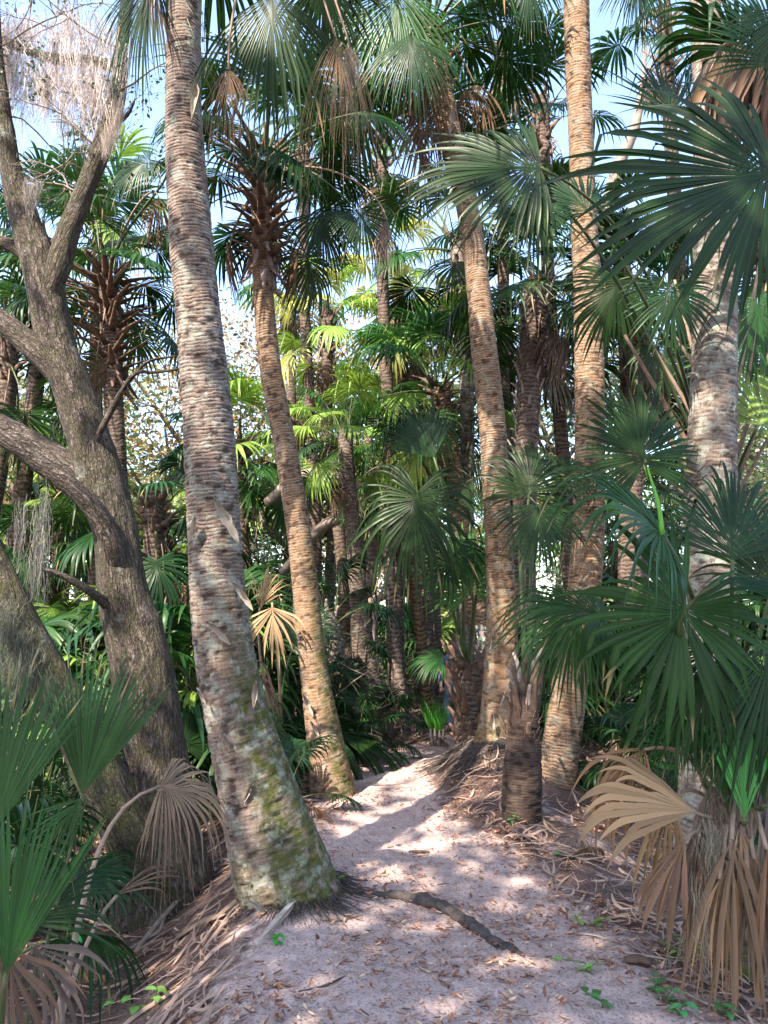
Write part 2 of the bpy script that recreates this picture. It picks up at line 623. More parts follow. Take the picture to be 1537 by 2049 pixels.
def blade(acc, rng, O, X, N, R, n=40, span=2.1, split=0.5, fold=0.35, costa=0.22, bend=0.7, cup=0.15, droop=0.6,
          td=0.4, rings=5, snap=0.1, width=1.0, jit=0.32, mi=0, tipdead=0.0, lvar=0.09):
    """A fan blade: hub O, axis X, upper normal N, radius R. Every segment is a V-folded ribbon that joins its
    neighbours up to `split` and hangs under its own weight beyond `td`."""
    X = nrm(X)
    Z = nrm(np.asarray(N, float) - X * (np.asarray(N, float) @ X))
    Y = np.cross(Z, X)
    da = 2 * span / n
    a = np.linspace(-span, span, n) + rng.uniform(-jit, jit, n) * da
    L = R * (0.66 + 0.34 * np.cos(a * 0.5) ** 2) * np.clip(1 + lvar * rng.standard_normal(n), 0.3, 1.35)
    T = np.concatenate([[0.0, 0.07, split * 0.55, split], np.linspace(split, 1, rings + 1)[1:]])
    r = len(T)
    c0 = costa * R * np.clip(1 - np.abs(a) / (span + 1e-6), 0, 1) ** 1.3
    lx = c0[:, None] * np.minimum(T / 0.07, 1) + np.cos(a)[:, None] * L[:, None] * T
    ly = np.sin(a)[:, None] * L[:, None] * T
    hw = np.where(T <= split, T, split * (1 - np.clip((T - split) / (1 - split), 0, 1) ** 1.5))
    hw = hw * (1 + 4 * costa * np.clip(1 - T / split, 0, 1))
    hw = np.maximum(hw[None] * L[:, None] * da * 0.5 * width, 0.0008)
    hw[:, 0] = 0
    k = max(bend, 1e-3) / R
    bx = np.where(lx > 0, np.sin(k * lx) / k, lx)
    bz = np.where(lx > 0, -(1 - np.cos(k * lx)) / k, 0) - cup * ly**2 / R
    q = O + bx[..., None] * X + ly[..., None] * Y + bz[..., None] * Z
    e = np.diff(q, axis=1)
    le = np.linalg.norm(e, axis=2, keepdims=True)
    e = e / (le + 1e-9)
    Tm = 0.5 * (T[1:] + T[:-1])
    s = np.clip((Tm - td) / (1 - td), 0, 1) ** 1.1
    dr = droop * rng.uniform(0.5, 1.5, n)
    w = dr[:, None] * s[None]
    sn = rng.random(n) < snap
    st = rng.uniform(max(split, 0.4), 0.85, n)
    w = w + np.where(sn[:, None] & (Tm[None] > st[:, None]), 2.5, 0)
    wob = 0.10 * rng.standard_normal((n, 1, 3)) * s[None, :, None]
    e = nrm(e + w[..., None] * GR + wob) * le
    p = np.concatenate([q[:, :1], q[:, :1] + np.cumsum(e, axis=1)], axis=1)
    t = nrm(np.concatenate([e, e[:, -1:]], axis=1))
    side = (-np.sin(a)[:, None] * X + np.cos(a)[:, None] * Y)
    tw = rng.normal(0, 0.35, n)
    V = np.zeros((n, r, 3, 3))
    for j in range(r):
        side = nrm(side - t[:, j] * (side * t[:, j]).sum(1, keepdims=True))
        nl = np.cross(t[:, j], side)
        flip = np.sign((nl * Z).sum(1, keepdims=True) + 1e-6) if j == 0 else flip
        nl = nl * flip
        ang = (tw * max(0, (T[j] - split) / (1 - split)))[:, None]
        sd = side * np.cos(ang) + nl * np.sin(ang)
        nn = nl * np.cos(ang) - side * np.sin(ang)
        V[:, j, 0] = p[:, j] - sd * hw[:, j:j + 1] + nn * hw[:, j:j + 1] * fold
        V[:, j, 1] = p[:, j]
        V[:, j, 2] = p[:, j] + sd * hw[:, j:j + 1] + nn * hw[:, j:j + 1] * fold
    f = grid_faces(r, 3)
    F = (f[None] + (np.arange(n) * r * 3)[:, None, None]).reshape(-1, 4)
    F[F % (r * 3) == 1] = 1          # every segment grows from the one hub point
    segv = np.repeat(rng.random(n), r * 3)
    al = np.tile(np.repeat(T, 3), n)
    if tipdead:
        m = (rng.random(n) < tipdead).astype(float)
        al = al + np.repeat(m, r * 3) * np.clip((al - split) / (1 - split), 0, 1) * 0.45
    acc.add(V, F, mi, seg=segv, along=al, rib=np.tile([0., 1., 0.], n * r))


def petiole_pts(a, b, d0, d1, n=9):
    a, b = np.asarray(a, float), np.asarray(b, float)
    L = np.linalg.norm(b - a)
    t = np.linspace(0, 1, n)[:, None]
    m0, m1 = nrm(d0) * L, nrm(d1) * L
    return (2 * t**3 - 3 * t**2 + 1) * a + (t**3 - 2 * t**2 + t) * m0 + (-2 * t**3 + 3 * t**2) * b + (t**3 - t**2) * m1


FRONDS = {}


def frond_mesh(el, seed, dead=False, far=False):
    """A whole frond (petiole + blade) leaving the origin towards +X at elevation el (degrees); z is up."""
    key = (el, seed, dead, far)
    if key in FRONDS:
        return FRONDS[key]
    rng = np.random.default_rng(abs(el) * 101 + seed * 17 + dead * 7 + far * 3 + (el < 0) * 1009)
    acc = Acc()
    e0, e1 = math.radians(min(el + 18, 88)), math.radians(el - 14)
    lp = rng.uniform(0.75, 1.0)
    d0, d1 = A(math.cos(e0), 0, math.sin(e0)), A(math.cos(e1), 0, math.sin(e1))
    em = math.radians(el)
    hub = A(math.cos(em), rng.uniform(-.12, .12), math.sin(em)) * lp
    pp = petiole_pts((0, 0, 0), hub, d0, d1, 6 if far else 9)
    V, F = tube(pp, np.linspace(0.022, 0.010, len(pp)), 4 if far else 6, 0.6)
    acc.add(V, F, 0, seg=0.5, along=0.2)
    N = A(-math.sin(e1), 0, math.cos(e1)) + A(0, rng.uniform(-.35, .35), 0)
    pet = None
    if not far:
        pet, acc = acc, Acc()
    if dead:
        blade(acc, rng, hub, d1, N, rng.uniform(.6, .8), n=18 if far else 30, span=1.5, split=0.42, fold=0.9, bend=0.9, cup=0.6, droop=2.6,
              td=0.12, rings=4 if far else 6, snap=0.35, width=0.75, jit=0.6, mi=1)
        mats = [M_PETD, M_DEAD]
    else:
        blade(acc, rng, hub, d1, N, rng.uniform(.68, .86), n=26 if far else 36, width=1.1, span=rng.uniform(1.9, 2.3), split=rng.uniform(.38, .5), fold=0.4,
              bend=rng.uniform(.6, 1.2), cup=rng.uniform(.05, .4), droop=rng.uniform(.5, 1.5), td=0.36, rings=4 if far else 6,
              snap=0.22, jit=.4, mi=1, tipdead=0.06)
        mats = [M_PET, M_LEAF]
    nm = 'dead_frond' if dead else 'frond'
    if far:
        FRONDS[key] = (acc.mesh(nm, mats), None)
    else:
        acc.M = [m * 0 for m in acc.M]
        FRONDS[key] = (pet.mesh(nm, mats[:1]), acc.mesh('leaf_blade', mats[1:]))
    return FRONDS[key]


ELS = [80, 62, 44, 26, 8, -12, -34, -58]


def add_frond(root, at, yaw, el, scale=1.0, dead=False, far=False, color=None, seed=0):
    """at: world point of the frond's foot."""
    el = min([-82, -66] if dead else ELS, key=lambda e: abs(e - el))
    pm, bm = frond_mesh(el, seed % (2 if far else 3), dead, far)
    col = color or (D_BROWN if dead else G_DEEP)
    o = link('dead_frond' if dead else 'frond', pm, root, col)
    if bm is not None:
        link('leaf_blade', bm, o, col)
    o.location = tuple(np.asarray(at, float) - np.array(root.location))
    o.rotation_euler = (0, 0, yaw)
    o.scale = (scale,) * 3
    return o


def hero(root, base, hub, axis, N, R, color=G_DEEP, dead=False, d0=None, pr=0.011, label=None, **kw):
    """A frond of its own: petiole from world point base to hub, blade along axis with upper normal N."""
    seed = int(abs(hub[0] * 7919 + hub[2] * 104729 + R * 1000)) % 100000
    rng = np.random.default_rng(seed)
    if d0 is None:
        d0 = nrm(np.asarray(hub) - np.asarray(base)) + A(0, 0, 0.35)
    pp = petiole_pts(base, hub, d0, nrm(axis) * 0.6 + nrm(np.asarray(hub) - np.asarray(base)) * 0.4, 14)
    acc = Acc()
    V, F = tube(pp, np.linspace(pr * 1.7, pr * 0.8, len(pp)), 6, 0.65)
    acc.add(V, F)
    pet = part('dead_frond' if dead else 'frond', acc, M_PETD if dead else M_PET, root, label=label)
    b = Acc()
    if dead:
        kw = dict(dict(n=26, fold=0.8, width=0.8, jit=0.6, snap=0.35, rings=7, lvar=.16), **kw)
    else:
        kw = dict(dict(n=44, rings=7, tipdead=0.05), **kw)
    blade(b, rng, np.asarray(hub, float), axis, N, R, **kw)
    part('leaf_blade', b, M_DEAD if dead else M_LEAF, pet, color=color)
    return pet


# ------------------------------------------------------------------ palm trunks
def sabal_trunk(root, ctr, rad, seed, mat, ringp=0.036, seg=44, dv=0.012, moss=None, lich=0.0, lipk=1.0, rough=1.0, name='trunk'):
    """ctr m x 3 control points from the base up, rad m radii. Ringed leaf scars are modelled in the surface."""
    c = np.column_stack([ctr, rad])
    L = np.linalg.norm(np.diff(np.asarray(ctr), axis=0), axis=1).sum()
    n = max(12, int(L / dv))
    c = spline(c, n)
    pts, R = c[:, :3], c[:, 3]
    t, U, B = frames(pts)
    v = np.concatenate([[0], np.cumsum(np.linalg.norm(np.diff(pts, axis=0), axis=1))])
    th = np.linspace(0, 2 * PI, seg, endpoint=False)
    TH, Vv = np.meshgrid(th, v)
    RR = R[:, None] * np.ones_like(TH)
    cx, cy = np.cos(TH) * RR, np.sin(TH) * RR
    nz = lambda k, kv, s: noise3(cx * k + 50, cy * k + 50, Vv * kv, seed + s)
    ringpos = Vv / ringp + 2.2 * (nz(4, 1.2, 1) - 0.5)
    lump = nz(6, 3, 4) - 0.5
    fine = nz(60, 110, 5) - 0.5
    chip = sstep(0.64, 0.76, nz(22, 46, 6)) * rough
    D = R[:, None] * (0.06 * lump + 0.045 * fine * rough - 0.05 * chip + 0.03 * (nz(10, 34, 7) - 0.5))
    rr = RR + D
    V = pts[:, None] + rr[..., None] * (np.cos(TH)[..., None] * U[:, None] + np.sin(TH)[..., None] * B[:, None])
    crack = 0.8 * chip
    stren = lipk if callable(lipk) else (lambda q: np.full_like(q, lipk))
    ms = np.zeros_like(TH) if moss is None else moss(V, TH, Vv)
    acc = Acc().add(V, grid_faces(n, seg, True), crack=crack.ravel(), ring=ringpos.ravel(), rs=np.clip(stren(Vv), 0, 1).ravel(), moss=ms.ravel(), lichen=np.full(TH.size, lich))
    return part(name, acc, mat, root, co=np.stack([cx, cy, Vv], -1).reshape(-1, 3))


def bark_tube(root, ctr, rad, seed, name='trunk', seg=30, dv=0.03, mat=None, moss=0.3, lump=0.12, flare=None):
    c = np.column_stack([ctr, rad])
    L = np.linalg.norm(np.diff(np.asarray(ctr), axis=0), axis=1).sum()
    n = max(8, int(L / dv))
    c = spline(c, n)
    pts, R = c[:, :3], np.maximum(c[:, 3], 0.003)
    t, U, B = frames(pts)
    v = np.concatenate([[0], np.cumsum(np.linalg.norm(np.diff(pts, axis=0), axis=1))])
    th = np.linspace(0, 2 * PI, seg, endpoint=False)
    TH, Vv = np.meshgrid(th, v)
    RR = R[:, None] * np.ones_like(TH)
    cx, cy = np.cos(TH) * RR, np.sin(TH) * RR
    D = RR * (lump * (noise3(cx * 5 + 9, cy * 5 + 9, Vv * 2.5, seed) - 0.5) * 2 + 0.09 * (noise3(cx * 26, cy * 26, Vv * 9, seed + 1) - 0.5))
    V = pts[:, None] + (RR + D)[..., None] * (np.cos(TH)[..., None] * U[:, None] + np.sin(TH)[..., None] * B[:, None])
    V[0], V[-1] = pts[0], pts[-1]
    acc = Acc().add(V, grid_faces(n, seg, True), moss=np.full(TH.size, moss))
    return part(name, acc, mat or M_OAK, root, co=np.stack([cx, cy, Vv], -1).reshape(-1, 3))


def boots(root, ctr, rad, n, length, seed, mat=None, up=0.9, spread=0.8, name='leaf_base', mesh_part=True, w=0.035):
    """Old leaf bases standing out of the trunk along ctr (world m x 3)."""
    rng = np.random.default_rng(seed)
    c = spline(np.column_stack([ctr, rad]), 40)
    acc = Acc()
    for i in range(n):
        f = i / max(1, n - 1)
        k = int(f * 39)
        p, r = c[k, :3], c[k, 3]
        yaw = i * 2.39996 + rng.uniform(-.2, .2)
        o = A(math.cos(yaw), math.sin(yaw), 0)
        l = length * rng.uniform(.6, 1.25) * (0.75 + 0.5 * f)
        a = p + o * r * 0.75
        sp = spread * rng.uniform(.7, 1.25)
        b = a + o * l * 0.45 * sp + A(0, 0, l * 0.45 * up)
        e = a + o * l * sp + A(0, 0, l * up * rng.uniform(.5, 1.0))
        q = spline(np.stack([a, b, e]), 6)
        ww = w * rng.uniform(.8, 1.2)
        V, F = tube(q, [ww, ww * .95, ww * .7, ww * .5, ww * .42, ww * .3], 6, 0.42)
        # turn the flat side of each base towards the trunk
        acc.add(V, F)
    return part(name, acc, mat or M_BOOT, root)


def flakes(root, spots, seed):
    """Curled grey flakes of old leaf base on a trunk: (px, py, D, length px, tilt)."""
    rng = np.random.default_rng(seed)
    for (px, py, D, lp, tilt) in spots:
        p = P(px, py, D)
        L = 2 * PR(lp, py, D)
        ax = nrm(A(math.sin(tilt), -0.25, math.cos(tilt)))
        sd = nrm(np.cross(ax, A(0, -1, 0.0)))
        nn = np.cross(sd, ax)
        if nn[1] > 0:
            nn = -nn
        t = np.linspace(-0.5, 0.5, 9)
        acc = Acc()
        w = 0.085 * L * (1 - (2 * np.abs(t)) ** 2.2) * (1 + .2 * rng.standard_normal(9)) + 0.002
        ctr = p + t[:, None] * L * ax + (0.012 + 0.30 * L * t**2)[:, None] * nn
        rows = []
        for off, lift in ((-1, 0.02), (-.4, 0.0), (.4, 0.0), (1, 0.03)):
            rows.append(ctr + (off * w)[:, None] * sd + lift * nn)
        V = np.stack(rows, 1)
        V2 = V - nn * 0.006
        both = np.concatenate([V.reshape(-1, 3), V2.reshape(-1, 3)])
        f = grid_faces(9, 4)
        acc.add(both, np.concatenate([f, f[:, ::-1] + 36]))
        part('bark_flake', acc, M_FLAKE, root)


def crown(root, top, n, scale, seed, color=G_DEEP, color2=None, dead=3, far=False, elmax=80, elmin=-45, r=0.1, deadcol=D_BROWN, h0=0.35):
    rng = np.random.default_rng(seed)
    top = np.asarray(top, float)
    for i in range(n):
        f = i / max(1, n - 1)
        yaw = i * 2.39996 + rng.uniform(-.35, .35) + seed
        el = elmax + (elmin - elmax) * f ** 0.9 + rng.uniform(-9, 9)
        at = top + A(math.cos(yaw) * r, math.sin(yaw) * r, -h0 * f)
        col = color if (color2 is None or rng.random() < .6) else color2
        add_frond(root, at, yaw, el, scale * rng.uniform(.85, 1.12), False, far, col, int(rng.integers(0, 9)))
    for i in range(dead):
        yaw = rng.uniform(0, 2 * PI)
        at = top + A(math.cos(yaw) * r, math.sin(yaw) * r, -h0 * 1.15)
        add_frond(root, at, yaw, rng.choice([-82, -66]), scale * rng.uniform(.7, .95), True, far, deadcol if rng.random() < .6 else D_GREY, int(rng.integers(0, 9)))


def px_line(rows, D):
    """rows of (px, py, width) from the base up -> world centres and radii."""
    D = [D] * len(rows) if np.isscalar(D) else D
    c = np.array([P(x, y, d) for (x, y, w), d in zip(rows, D)])
    r = np.array([PR(w, y, d) for (x, y, w), d in zip(rows, D)])
    return c, r


def palm_root(c, label, group=None):
    g = c[0].copy()
    g[2] = float(h(g[0], g[1]))
    return thing('sabal_palm', g, label, 'palm tree', group)


# ================================================================== the near palms
# --- mossy leaning palm left of the path
c, r = px_line([(598, 1860, 236), (580, 1795, 206), (550, 1700, 184), (522, 1600, 158), (480, 1450, 132), (446, 1283, 115), (430, 1083, 106), (419, 880, 100),
                (402, 683, 92), (380, 450, 85), (368, 228, 72), (370, 0, 66), (382, -160, 62), (395, -330, 60)], 4.5)
P1 = palm_root(c, 'stout leaning palm with green moss at its foot, nearest trunk beside the path')


def moss1(V, TH, Vv):
    side = sstep(-0.04, 0.12, V[..., 0] - np.interp(Vv, Vv[:, 0], V[..., 0].mean(1)))
    return np.clip(side * (1 - sstep(0.9, 1.9, Vv)) * 1.15 + (1 - sstep(0.2, 0.75, Vv)) * 0.5 + 0.25 * side * (1 - sstep(1.5, 2.8, Vv)), 0, 1)


sabal_trunk(P1, c, r, 3, M_SABAL, ringp=0.023, seg=64, dv=0.010, moss=moss1, lich=0.45, lipk=lambda v: .22 + .68 * sstep(1.3, 2.7, v))
flakes(P1, [(455, 1040, 4.33, 105, -.5), (487, 1190, 4.32, 70, -.6), (392, 195, 4.38, 95, .1), (440, 1265, 4.3, 62, -.75), (405, 1390, 4.3, 40, -.5),
            (512, 1385, 4.3, 55, .1), (388, 1060, 4.34, 60, .25), (412, 1330, 4.3, 36, .6), (520, 1812, 4.2, 60, -.7), (455, 1480, 4.3, 36, -.3), (500, 1580, 4.3, 40, .4)], 1)
top1 = c[-1]
hero(P1, top1 - A(0, 0, .25), P(545, -15, 4.2), (0.03, -.12, -1), (0, -1, .1), 0.86, G_DEEP, span=.95, droop=1.5, bend=.4, td=.25, split=.5, d0=(1, 0, .3))
hero(P1, top1 - A(0, 0, .3), P(672, 75, 4.0), (0.1, -.1, -1), (0, -1, .2), 0.62, D_BROWN, True, n=54, width=1.0, span=.85, split=.14, droop=3.2, td=.02, bend=.2, jit=1.5, lvar=.24, snap=.6, d0=(1, 0, .3), cup=.5)
hero(P1, top1 - A(0, 0, .3), P(700, 90, 4.1), (0.05, -.05, -1), (.4, -1, .2), 0.56, D_GREY, True, n=46, width=1.0, span=.7, split=.14, droop=3.2, td=.02, bend=.2, jit=1.5, lvar=.26, snap=.6, d0=(1, 0, .35))
hero(P1, top1 - A(0, 0, .35), P(458, 140, 4.1), (0.05, -.1, -1), (0, -1, .2), 0.40, D_BROWN, True, n=54, width=1.1, span=1.0, split=.14, droop=3.2, td=.02, bend=.2, jit=1.5, lvar=.24, snap=.6, d0=(1, 0, 0), cup=.5)
hero(P1, top1 - A(0, 0, .25), P(318, -60, 4.5), (-.35, -.05, -1), (-.3, -.9, .3), 0.70, G_DEEP, span=1.0, droop=.7, bend=.5, d0=(-.5, -.2, .3))
hero(P1, top1 - A(0, 0, .25), P(640, -60, 4.9), (.3, .2, -1), (0, -1, .2), 0.6, G_DEEP, span=1.5, droop=1.2, bend=.5, d0=(1, .3, .3))
crown(P1, top1, 12, 0.95, 5, G_DEEP, G_TEAL, 1, elmin=15)

# --- slim sunlit palm with a bristling crown
c, r = px_line([(668, 1620, 100), (662, 1560, 88), (650, 1480, 74), (628, 1340, 56), (614, 1200, 52), (596, 1050, 48), (572, 900, 46), (542, 740, 43), (528, 600, 41),
                (524, 500, 40), (524, 400, 42), (526, 330, 40)], 7.0)
P2 = palm_root(c, 'slim sunlit golden palm with a bristly crown of old leaf bases')


def moss2(V, TH, Vv):
    side = sstep(0.0, 0.08, V[..., 0] - np.interp(Vv, Vv[:, 0], V[..., 0].mean(1)))
    return np.clip(side * (1 - sstep(1.2, 3.0, Vv)) * 0.9, 0, 1)


sabal_trunk(P2, c, r, 7, M_SABALW, ringp=0.026, seg=48, dv=0.012, moss=moss2, lich=0.15, lipk=lambda v: .30 + .5 * sstep(1.2, 3.2, v))
flakes(P2, [(617, 1408, 6.85, 50, -.4), (630, 1455, 6.85, 36, -.5)], 2)
boots(P2, np.array([P(527, 530, 7), P(525, 440, 7), P(526, 330, 7), P(528, 300, 7)]), [.11, .13, .14, .1], 64, 0.40, 3, up=.45, spread=.85)
boots(P2, np.array([P(526, 560, 7), P(524, 470, 7)]), [.10, .11], 12, 0.38, 4, up=-.9, spread=.35, mat=M_BOOTG)
crown(P2, P(527, 315, 7), 24, .78, 11, G_DEEP, G_TEAL, 3, elmin=-25, r=.08)
hero(P2, P(528, 340, 7), P(635, 425, 6.6), (.35, -.1, -.85), (.1, -.8, .5), .55, G_DEEP, span=1.5, droop=1, bend=.6, d0=(1, -.2, .5))
hero(P2, P(528, 340, 7), P(715, 420, 6.6), (.45, -.1, -.75), (.1, -.8, .5), .55, G_DEEP, span=1.7, droop=1, bend=.6, d0=(1, -.2, .4))
hero(P2, P(528, 330, 7), P(725, 225, 6.4), (.8, -.1, -.1), (0, -.6, .8), .50, G_MID, span=1.8, droop=.9, bend=.8, d0=(.8, -.3, .8))
hero(P2, P(528, 350, 7), P(775, 440, 6.5), (-.25, -.05, -1), (0, -1, .1), .42, D_GREY, True, span=.5, droop=2.5, td=.1, d0=(1, -.2, .35))

# --- the two right-hand trunks by the mound
c, r = px_line([(992, 1560, 120), (994, 1490, 96), (997, 1440, 76), (1003, 1330, 66), (1002, 1180, 58), (993, 1000, 54), (985, 850, 54), (967, 683, 52), (960, 600, 48),
                (946, 480, 45), (928, 380, 44), (905, 290, 46), (885, 200, 48), (868, 110, 46), (856, 40, 42)], 7.5)
P4 = palm_root(c, 'palm curving up from the root mound beside the path, crown overhead')


def moss4(V, TH, Vv):
    return np.clip((1 - sstep(0.15, 0.75, Vv)) * 0.9, 0, 1)


sabal_trunk(P4, c, r, 13, M_SABALW, ringp=0.025, seg=48, dv=0.012, moss=moss4, lich=0.3, lipk=lambda v: .15 + .65 * sstep(1.2, 2.6, v))
flakes(P4, [(980, 1285, 7.3, 34, .1), (1022, 1362, 7.28, 34, .2), (1030, 1410, 7.28, 40, .3), (975, 1330, 7.28, 26, -.2), (1004, 1395, 7.28, 30, .3), (985, 1440, 7.26, 34, -.1),
            (905, 240, 7.3, 70, .15), (912, 285, 7.3, 50, -.1)], 3)
boots(P4, np.array([P(880, 170, 7.5), P(868, 110, 7.5), P(856, 40, 7.5)]), [.11, .11, .1], 18, 0.3, 9, up=.7, spread=.7)
crown(P4, P(856, 30, 7.5), 24, 1.0, 17, G_DEEP, G_MID, 4, elmin=-40)
hero(P4, P(856, 40, 7.5), P(800, -20, 6.7), (-.15, -.2, -1), (0, -1, .3), 1.0, G_MID, span=1.2, droop=.9, bend=.4, td=.3, d0=(-.3, -1, .6))
hero(P4, P(856, 60, 7.5), P(820, 70, 6.6), (.1, -.25, -1), (0, -1, .3), .75, G_TEAL, span=1.0, droop=.9, bend=.5, d0=(-.2, -1, .3))
hero(P4, P(862, 70, 7.5), P(860, 140, 7.0), (.0, -.1, -1), (0, -1, .3), .4, D_BROWN, True, span=1.4, droop=3, td=.1, d0=(-.1, -1, .1))
hero(P4, P(862, 70, 7.5), P(950, 170, 7.7), (.1, .1, -1), (0, -1, .3), .5, D_BROWN, True, span=1.2, droop=3, td=.1, d0=(1, .3, .3))

c, r = px_line([(1098, 1650, 96), (1105, 1612, 78), (1122, 1500, 76), (1136, 1400, 70), (1152, 1290, 67), (1172, 1150, 66), (1180, 1000, 62), (1181, 850, 60), (1178, 683, 57),
                (1177, 600, 56), (1168, 430, 51), (1163, 280, 49), (1157, 150, 50), (1153, 0, 51), (1150, -200, 50), (1150, -380, 48)], 6.8)
P6 = palm_root(c, 'tall straight palm with a kinked foot, between the fibrous stump and the fan palm')
sabal_trunk(P6, c, r, 23, M_SABALW, ringp=0.029, seg=48, dv=0.012, lich=0.25, lipk=lambda v: .75 - .4 * sstep(.6, 1.2, v) + .35 * sstep(2, 3, v))
crown(P6, c[-1], 12, 1.0, 29, G_DEEP, G_TEAL, 0, elmin=10)
hero(P6, c[-1], P(1060, -60, 6.5), (-.1, -.1, -1), (0, -1, .2), .6, G_TEAL, span=1.2, droop=1, bend=.4, d0=(-1, 0, .3))
hero(P6, c[-1], P(1270, -60, 6.5), (.15, -.1, -1), (0, -1, .2), .6, G_DEEP, span=1.0, droop=1, bend=.4, d0=(1, 0, .3))

c, r = px_line([(1405, 1700, 110), (1410, 1600, 100), (1414, 1400, 96), (1420, 1150, 97), (1423, 1000, 96), (1424, 900, 95), (1427, 800, 89), (1431, 600, 83), (1431, 450, 82),
                (1426, 250, 72), (1416, 100, 60), (1411, 0, 56), (1405, -160, 54), (1400, -340, 52)], 5.5)
P7 = palm_root(c, 'thick pale grey palm trunk rising behind the drooping green fans')
sabal_trunk(P7, c, r, 31, M_SABALG, ringp=0.036, seg=60, dv=0.011, lich=0.6, lipk=.5)
crown(P7, c[-1] + A(0, 0, .4), 10, 1.0, 37, G_DEEP, G_TEAL, 0, elmin=20)

# --- pale narrow palm right behind the mound palm
c, r = px_line([(925, 1400, 34), (930, 1200, 32), (934, 1000, 30), (934, 800, 28), (928, 640, 27), (920, 540, 27), (912, 480, 27)], 10.5)
o = palm_root(c, 'narrow pale grey palm half hidden behind the curving palm')
sabal_trunk(o, c, r, 41, M_SABALG, ringp=0.045, seg=24, dv=.02, lich=.8, lipk=.6)
boots(o, np.array([P(934, 690, 10.5), P(920, 540, 10.5), P(912, 470, 10.5)]), [.09, .1, .1], 40, .22, 43, up=.8, spread=.4)
crown(o, P(912, 470, 10.5), 16, .9, 44, G_DEEP, G_MID, 4, elmin=-30)

# --- left palm with a spiky ball of leaf bases
c, r = px_line([(262, 1500, 44), (250, 1250, 42), (238, 1000, 40), (230, 850, 38), (226, 740, 40), (222, 640, 44), (216, 560, 40)], 8.2)
PL = palm_root(c, 'dark palm behind the oak with a spiky ball of brown leaf bases')
sabal_trunk(PL, c, r, 47, M_SABALD, ringp=0.04, seg=32, dv=.016)
boots(PL, np.array([P(226, 740, 8.2), P(222, 650, 8.2), P(216, 540, 8.2)]), [.12, .16, .14], 64, 0.50, 49, up=.35, spread=.9, w=.04)
boots(PL, np.array([P(228, 770, 8.2), P(226, 720, 8.2)]), [.12, .13], 12, 0.42, 50, up=-.8, spread=.5)
crown(PL, P(214, 540, 8.2), 20, .85, 51, G_DEEP, G_MID, 3, elmin=-30)
hero(PL, P(216, 560, 8.2), P(300, 320, 6.6), (-.6, 0, -.3), (-.1, -.8, .5), .48, G_DEEP, span=1.9, droop=.7, bend=.5, d0=(.2, -.5, 1))
hero(PL, P(216, 560, 8.2), P(318, 395, 7.0), (-.05, 0, -1), (0, -1, .2), .42, D_BROWN, True, span=1.0, droop=3, td=.1, d0=(.3, -.4, 1))

# --- dark palm in the middle distance
c, r = px_line([(742, 1400, 60), (730, 1330, 50), (718, 1200, 38), (706, 1050, 32), (694, 930, 30), (690, 860, 30)], 9.8)
o = palm_root(c, 'slender dark brown palm left of the path, its crown at mid height')
sabal_trunk(o, c, r, 53, M_SABALD, ringp=0.04, seg=28, dv=.016, lich=.15)
crown(o, P(690, 850, 9.8), 15, .62, 55, G_LIME_LIT, G_MID, 2, elmin=-45)

# --- leaning orange brown palm with a shaggy neck
c, r = px_line([(960, 1250, 46), (930, 1080, 44), (912, 990, 42), (900, 920, 42), (890, 850, 42), (880, 780, 40)], 10.2)
o = palm_root(c, 'leaning rusty brown palm with a shaggy neck left of the narrow pale trunk')
sabal_trunk(o, c, r, 59, M_SABALW, ringp=0.045, seg=28, dv=.016, lipk=1.4)
boots(o, np.array([P(893, 900, 10.2), P(885, 830, 10.2), P(878, 770, 10.2)]), [.13, .15, .13], 44, .3, 61, up=.6, spread=.6)
crown(o, P(876, 760, 10.2), 24, .85, 62, G_MID, G_LIME_LIT, 3, elmin=-45)

# --- criss-cross booted palms on the right
for (rows, D, lab, sd, mt) in (
        ([(1048, 1250, 50), (1050, 1000, 46), (1055, 860, 46), (1062, 740, 50), (1072, 620, 54), (1080, 560, 50)], 8.8,
         'palm wrapped in criss-crossed pale leaf bases between the two bare trunks', 67, M_BOOTG),
        ([(1262, 1250, 50), (1262, 1000, 46), (1266, 850, 48), (1272, 740, 52), (1278, 640, 50)], 9.0,
         'palm wrapped in shaggy dark leaf bases beyond the dead leaf stalks', 71, M_BOOT)):
    c, r = px_line(rows, D)
    o = palm_root(c, lab)
    sabal_trunk(o, c, r, sd, M_SABALD, ringp=0.05, seg=24, dv=.02)
    boots(o, c[1:], r[1:] * 0.95, 90, .26, sd + 1, mt, up=1.0, spread=.38, w=.03)
    crown(o, c[-1] + A(0, 0, .1), 20, .8, sd + 2, G_DEEP, G_MID, 6, elmin=-50, deadcol=D_GREY)

# --- short fibrous palm stump with its own drooping fans
c, r = px_line([(1043, 1690, 86), (1044, 1650, 80), (1045, 1580, 80), (1047, 1500, 72), (1048, 1440, 60), (1050, 1380, 40)], 5.85)
ST = palm_root(c, 'short dark palm stump topped with torn fibrous leaf bases')
sabal_trunk(ST, c, r, 73, M_STUMP, ringp=0.02, seg=48, dv=.008, lipk=.3, rough=1.0)
boots(ST, np.array([P(1047, 1510, 5.85), P(1048, 1450, 5.85), P(1050, 1400, 5.85)]), [.12, .10, .06], 16, .36, 77, M_BOOT, up=1.0, spread=.22, w=.045)
boots(ST, np.array([P(1047, 1470, 5.85), P(1052, 1400, 5.85)]), [.08, .04], 7, .48, 78, M_BOOTG, up=1.0, spread=.2, w=.035)
boots(ST, np.array([P(1046, 1530, 5.85), P(1048, 1440, 5.85), P(1051, 1390, 5.85)]), [.125, .10, .05], 60, .26, 79, M_BOOT, up=1.0, spread=.28, w=.010)
